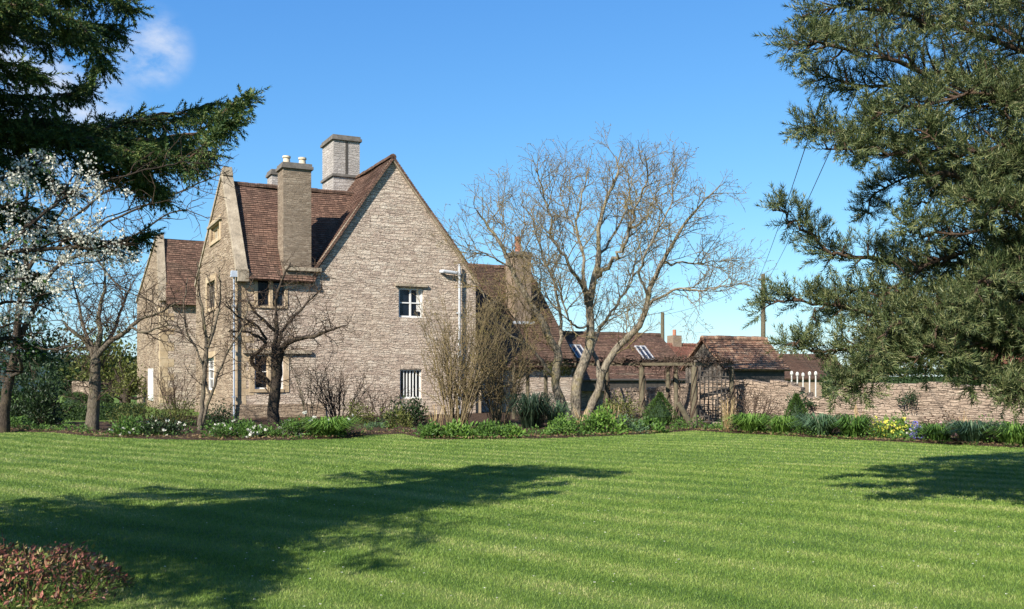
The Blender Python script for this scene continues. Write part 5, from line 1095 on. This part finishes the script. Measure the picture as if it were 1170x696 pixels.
leafy('pale_flower_bush', 'bush dotted with pale pink flowers under the lowest pine bough', 1132, ey(1132, 1.2), .6, .6, 700, .06, M['leaf_green'], flowers=18, fmat=M['fl_pink'], fsize=.05)
strappy('iris_clump', 'sword-leaved clump at the right photo edge', 1158, ey(1158, .5), .7, 0.52, 360, .015, M['leaf_lime'])
leafy('wall_ivy', 'small dark tuft growing out of the garden wall face', 1037, 26.6, .35, .5, 420, .06, M['leaf_dark'], z=.75, stems=False)
leafy('wall_top_ivy', 'dark ivy patch on the broken dip of the wall', 917, 29.0, .55, .55, 600, .07, M['leaf_dark'], z=.62, stems=False)
leafy('vine_foliage', 'mound of green climber leaves on the rail behind the multi-stemmed tree', 645, 32.5, .8, .6, 900, .07, M['leaf_olive'], z=1.55, stems=False)
for px, lab in ((498, 'few dry stems at the left edge of the stem thicket'), (664, 'dry pale stems at the foot of the multi-stemmed tree'), (700, 'brown dead stems in front of the rear rubble wall'), (980, 'dry seed stems before the garden wall left of the yellow mound'), (1098, 'dry stems between the maroon bush and the hanging pine bough')):
    strappy('dead_stems', lab, px, ey(px, 1.3), .35, .8, 26, .006, M['straw'], 'dry stems', arch=.3)
# ground cover and low edging
def ground_cover():
    n = 26000; px = R.uniform(-60, 1230, n); bk = np.abs(R.normal(0, 1.1, n)) + .08; Y = edgeY(px) + bk; den = np.sin(px * .05) + np.sin(px * .013 + 2) + .6 * np.sin(px * .21)
    bare = ((px > 395) & (px < 480)) | ((px > 120) & (px < 330) & (bk < .7)); k = (R.uniform(-2.2, 2.2, n) < den + .6) & ~(bare & (R.uniform(0, 1, n) < .9)); px, Y = px[k], Y[k]; n = len(px)
    P = np.stack([(px - CX0) / F * Y, Y, R.uniform(.02, .24, n) * np.clip(.75 + .55 * np.sin(px * .09) + .4 * np.sin(px * .031 + 1) + .3 * np.sin(px * .27), .15, 2)], 1); V, Fq = leaf_quads(P, R.normal(size=(n, 3)) * [1, 1, .6] + [0, 0, .7], R.uniform(.04, .11, n), .45)
    tag(np_obj('ground_cover', V, Fq, M['leaf_green']), 'low green leaves covering the bed soil', 'ground cover', kind='stuff')
ground_cover()
def litter():
    n = 5200; px = R.uniform(-40, 1210, n); Y = edgeY(px) + R.exponential(1.1, n) - .08; P = np.stack([(px - CX0) / F * Y, Y, R.uniform(.05, .075, n)], 1)
    V, Fq = leaf_quads(P, R.normal(size=(n, 3)) * [1, 1, .25], R.uniform(.03, .09, n), .5); tag(np_obj('leaf_litter', V, Fq, M['dead_leaf']), 'dry brown leaves lying on the bed soil', 'leaf litter', kind='stuff')
    n = 420; Y = R.uniform(6.3, 24, n); px = R.uniform(0, 1170, n); k = Y < edgeY(px) - .3; px, Y = px[k], Y[k]; n = len(Y); c = np.stack([(px - CX0) / F * Y, Y, .024 + .0004 * Y], 1)
    C = np.repeat(c, 4, 0); a = np.tile(np.arange(4) * 1.57, n); V, Fq = leaf_quads(C, np.stack([np.cos(a), np.sin(a), .15 + 0 * a], 1), np.full(len(C), .009), .9)
    tag(np_obj('daisies', V, Fq, M['fl_white']), 'tiny white daisies scattered through the mown lawn', 'daisies', kind='stuff')
litter()
# foreground shrub, bottom left
fb = at(35, 7.0); o = thing('red_leaved_shrub', 'low mound of red and green variegated leaves in the near left corner', 'shrub', fb)
n = 6400; P = R.uniform(-1, 1, (n, 2)); P = P[(P ** 2).sum(1) < 1]; n = len(P); rr = np.sqrt((P ** 2).sum(1)); hgt = .27 * np.sqrt(np.clip(1 - rr ** 2, 0, 1)) + .03; lump = .06 * np.sin(P[:, 0] * 9 + 1) * np.cos(P[:, 1] * 7) + .03 * np.sin(P[:, 0] * 21) * np.sin(P[:, 1] * 17)
Q = np.stack([P[:, 0] * .86 - .10, P[:, 1] * .85 - .25, (hgt + lump) * R.uniform(.55, 1.05, n)], 1); D = np.stack([P[:, 0] * .7, P[:, 1] * .7, .45 + 0 * rr], 1) + R.normal(0, .55, (n, 3))
V, Fq = leaf_quads(Q, D, R.uniform(.016, .06, n), .46); np_obj('foliage', V, Fq, M['leaf_red'], o)
L = []
for k in range(110):
    i = R.integers(n); e_ = Q[i] + nrm(D[i]) * rnd(.04, .14); L.append((np.array([Q[i] * [.8, .8, 0], Q[i] * [.95, .95, .7], e_]), np.array([.005, .004, .002])))
tubes_obj('stem', L, M['leaf_maroon'], o, None)
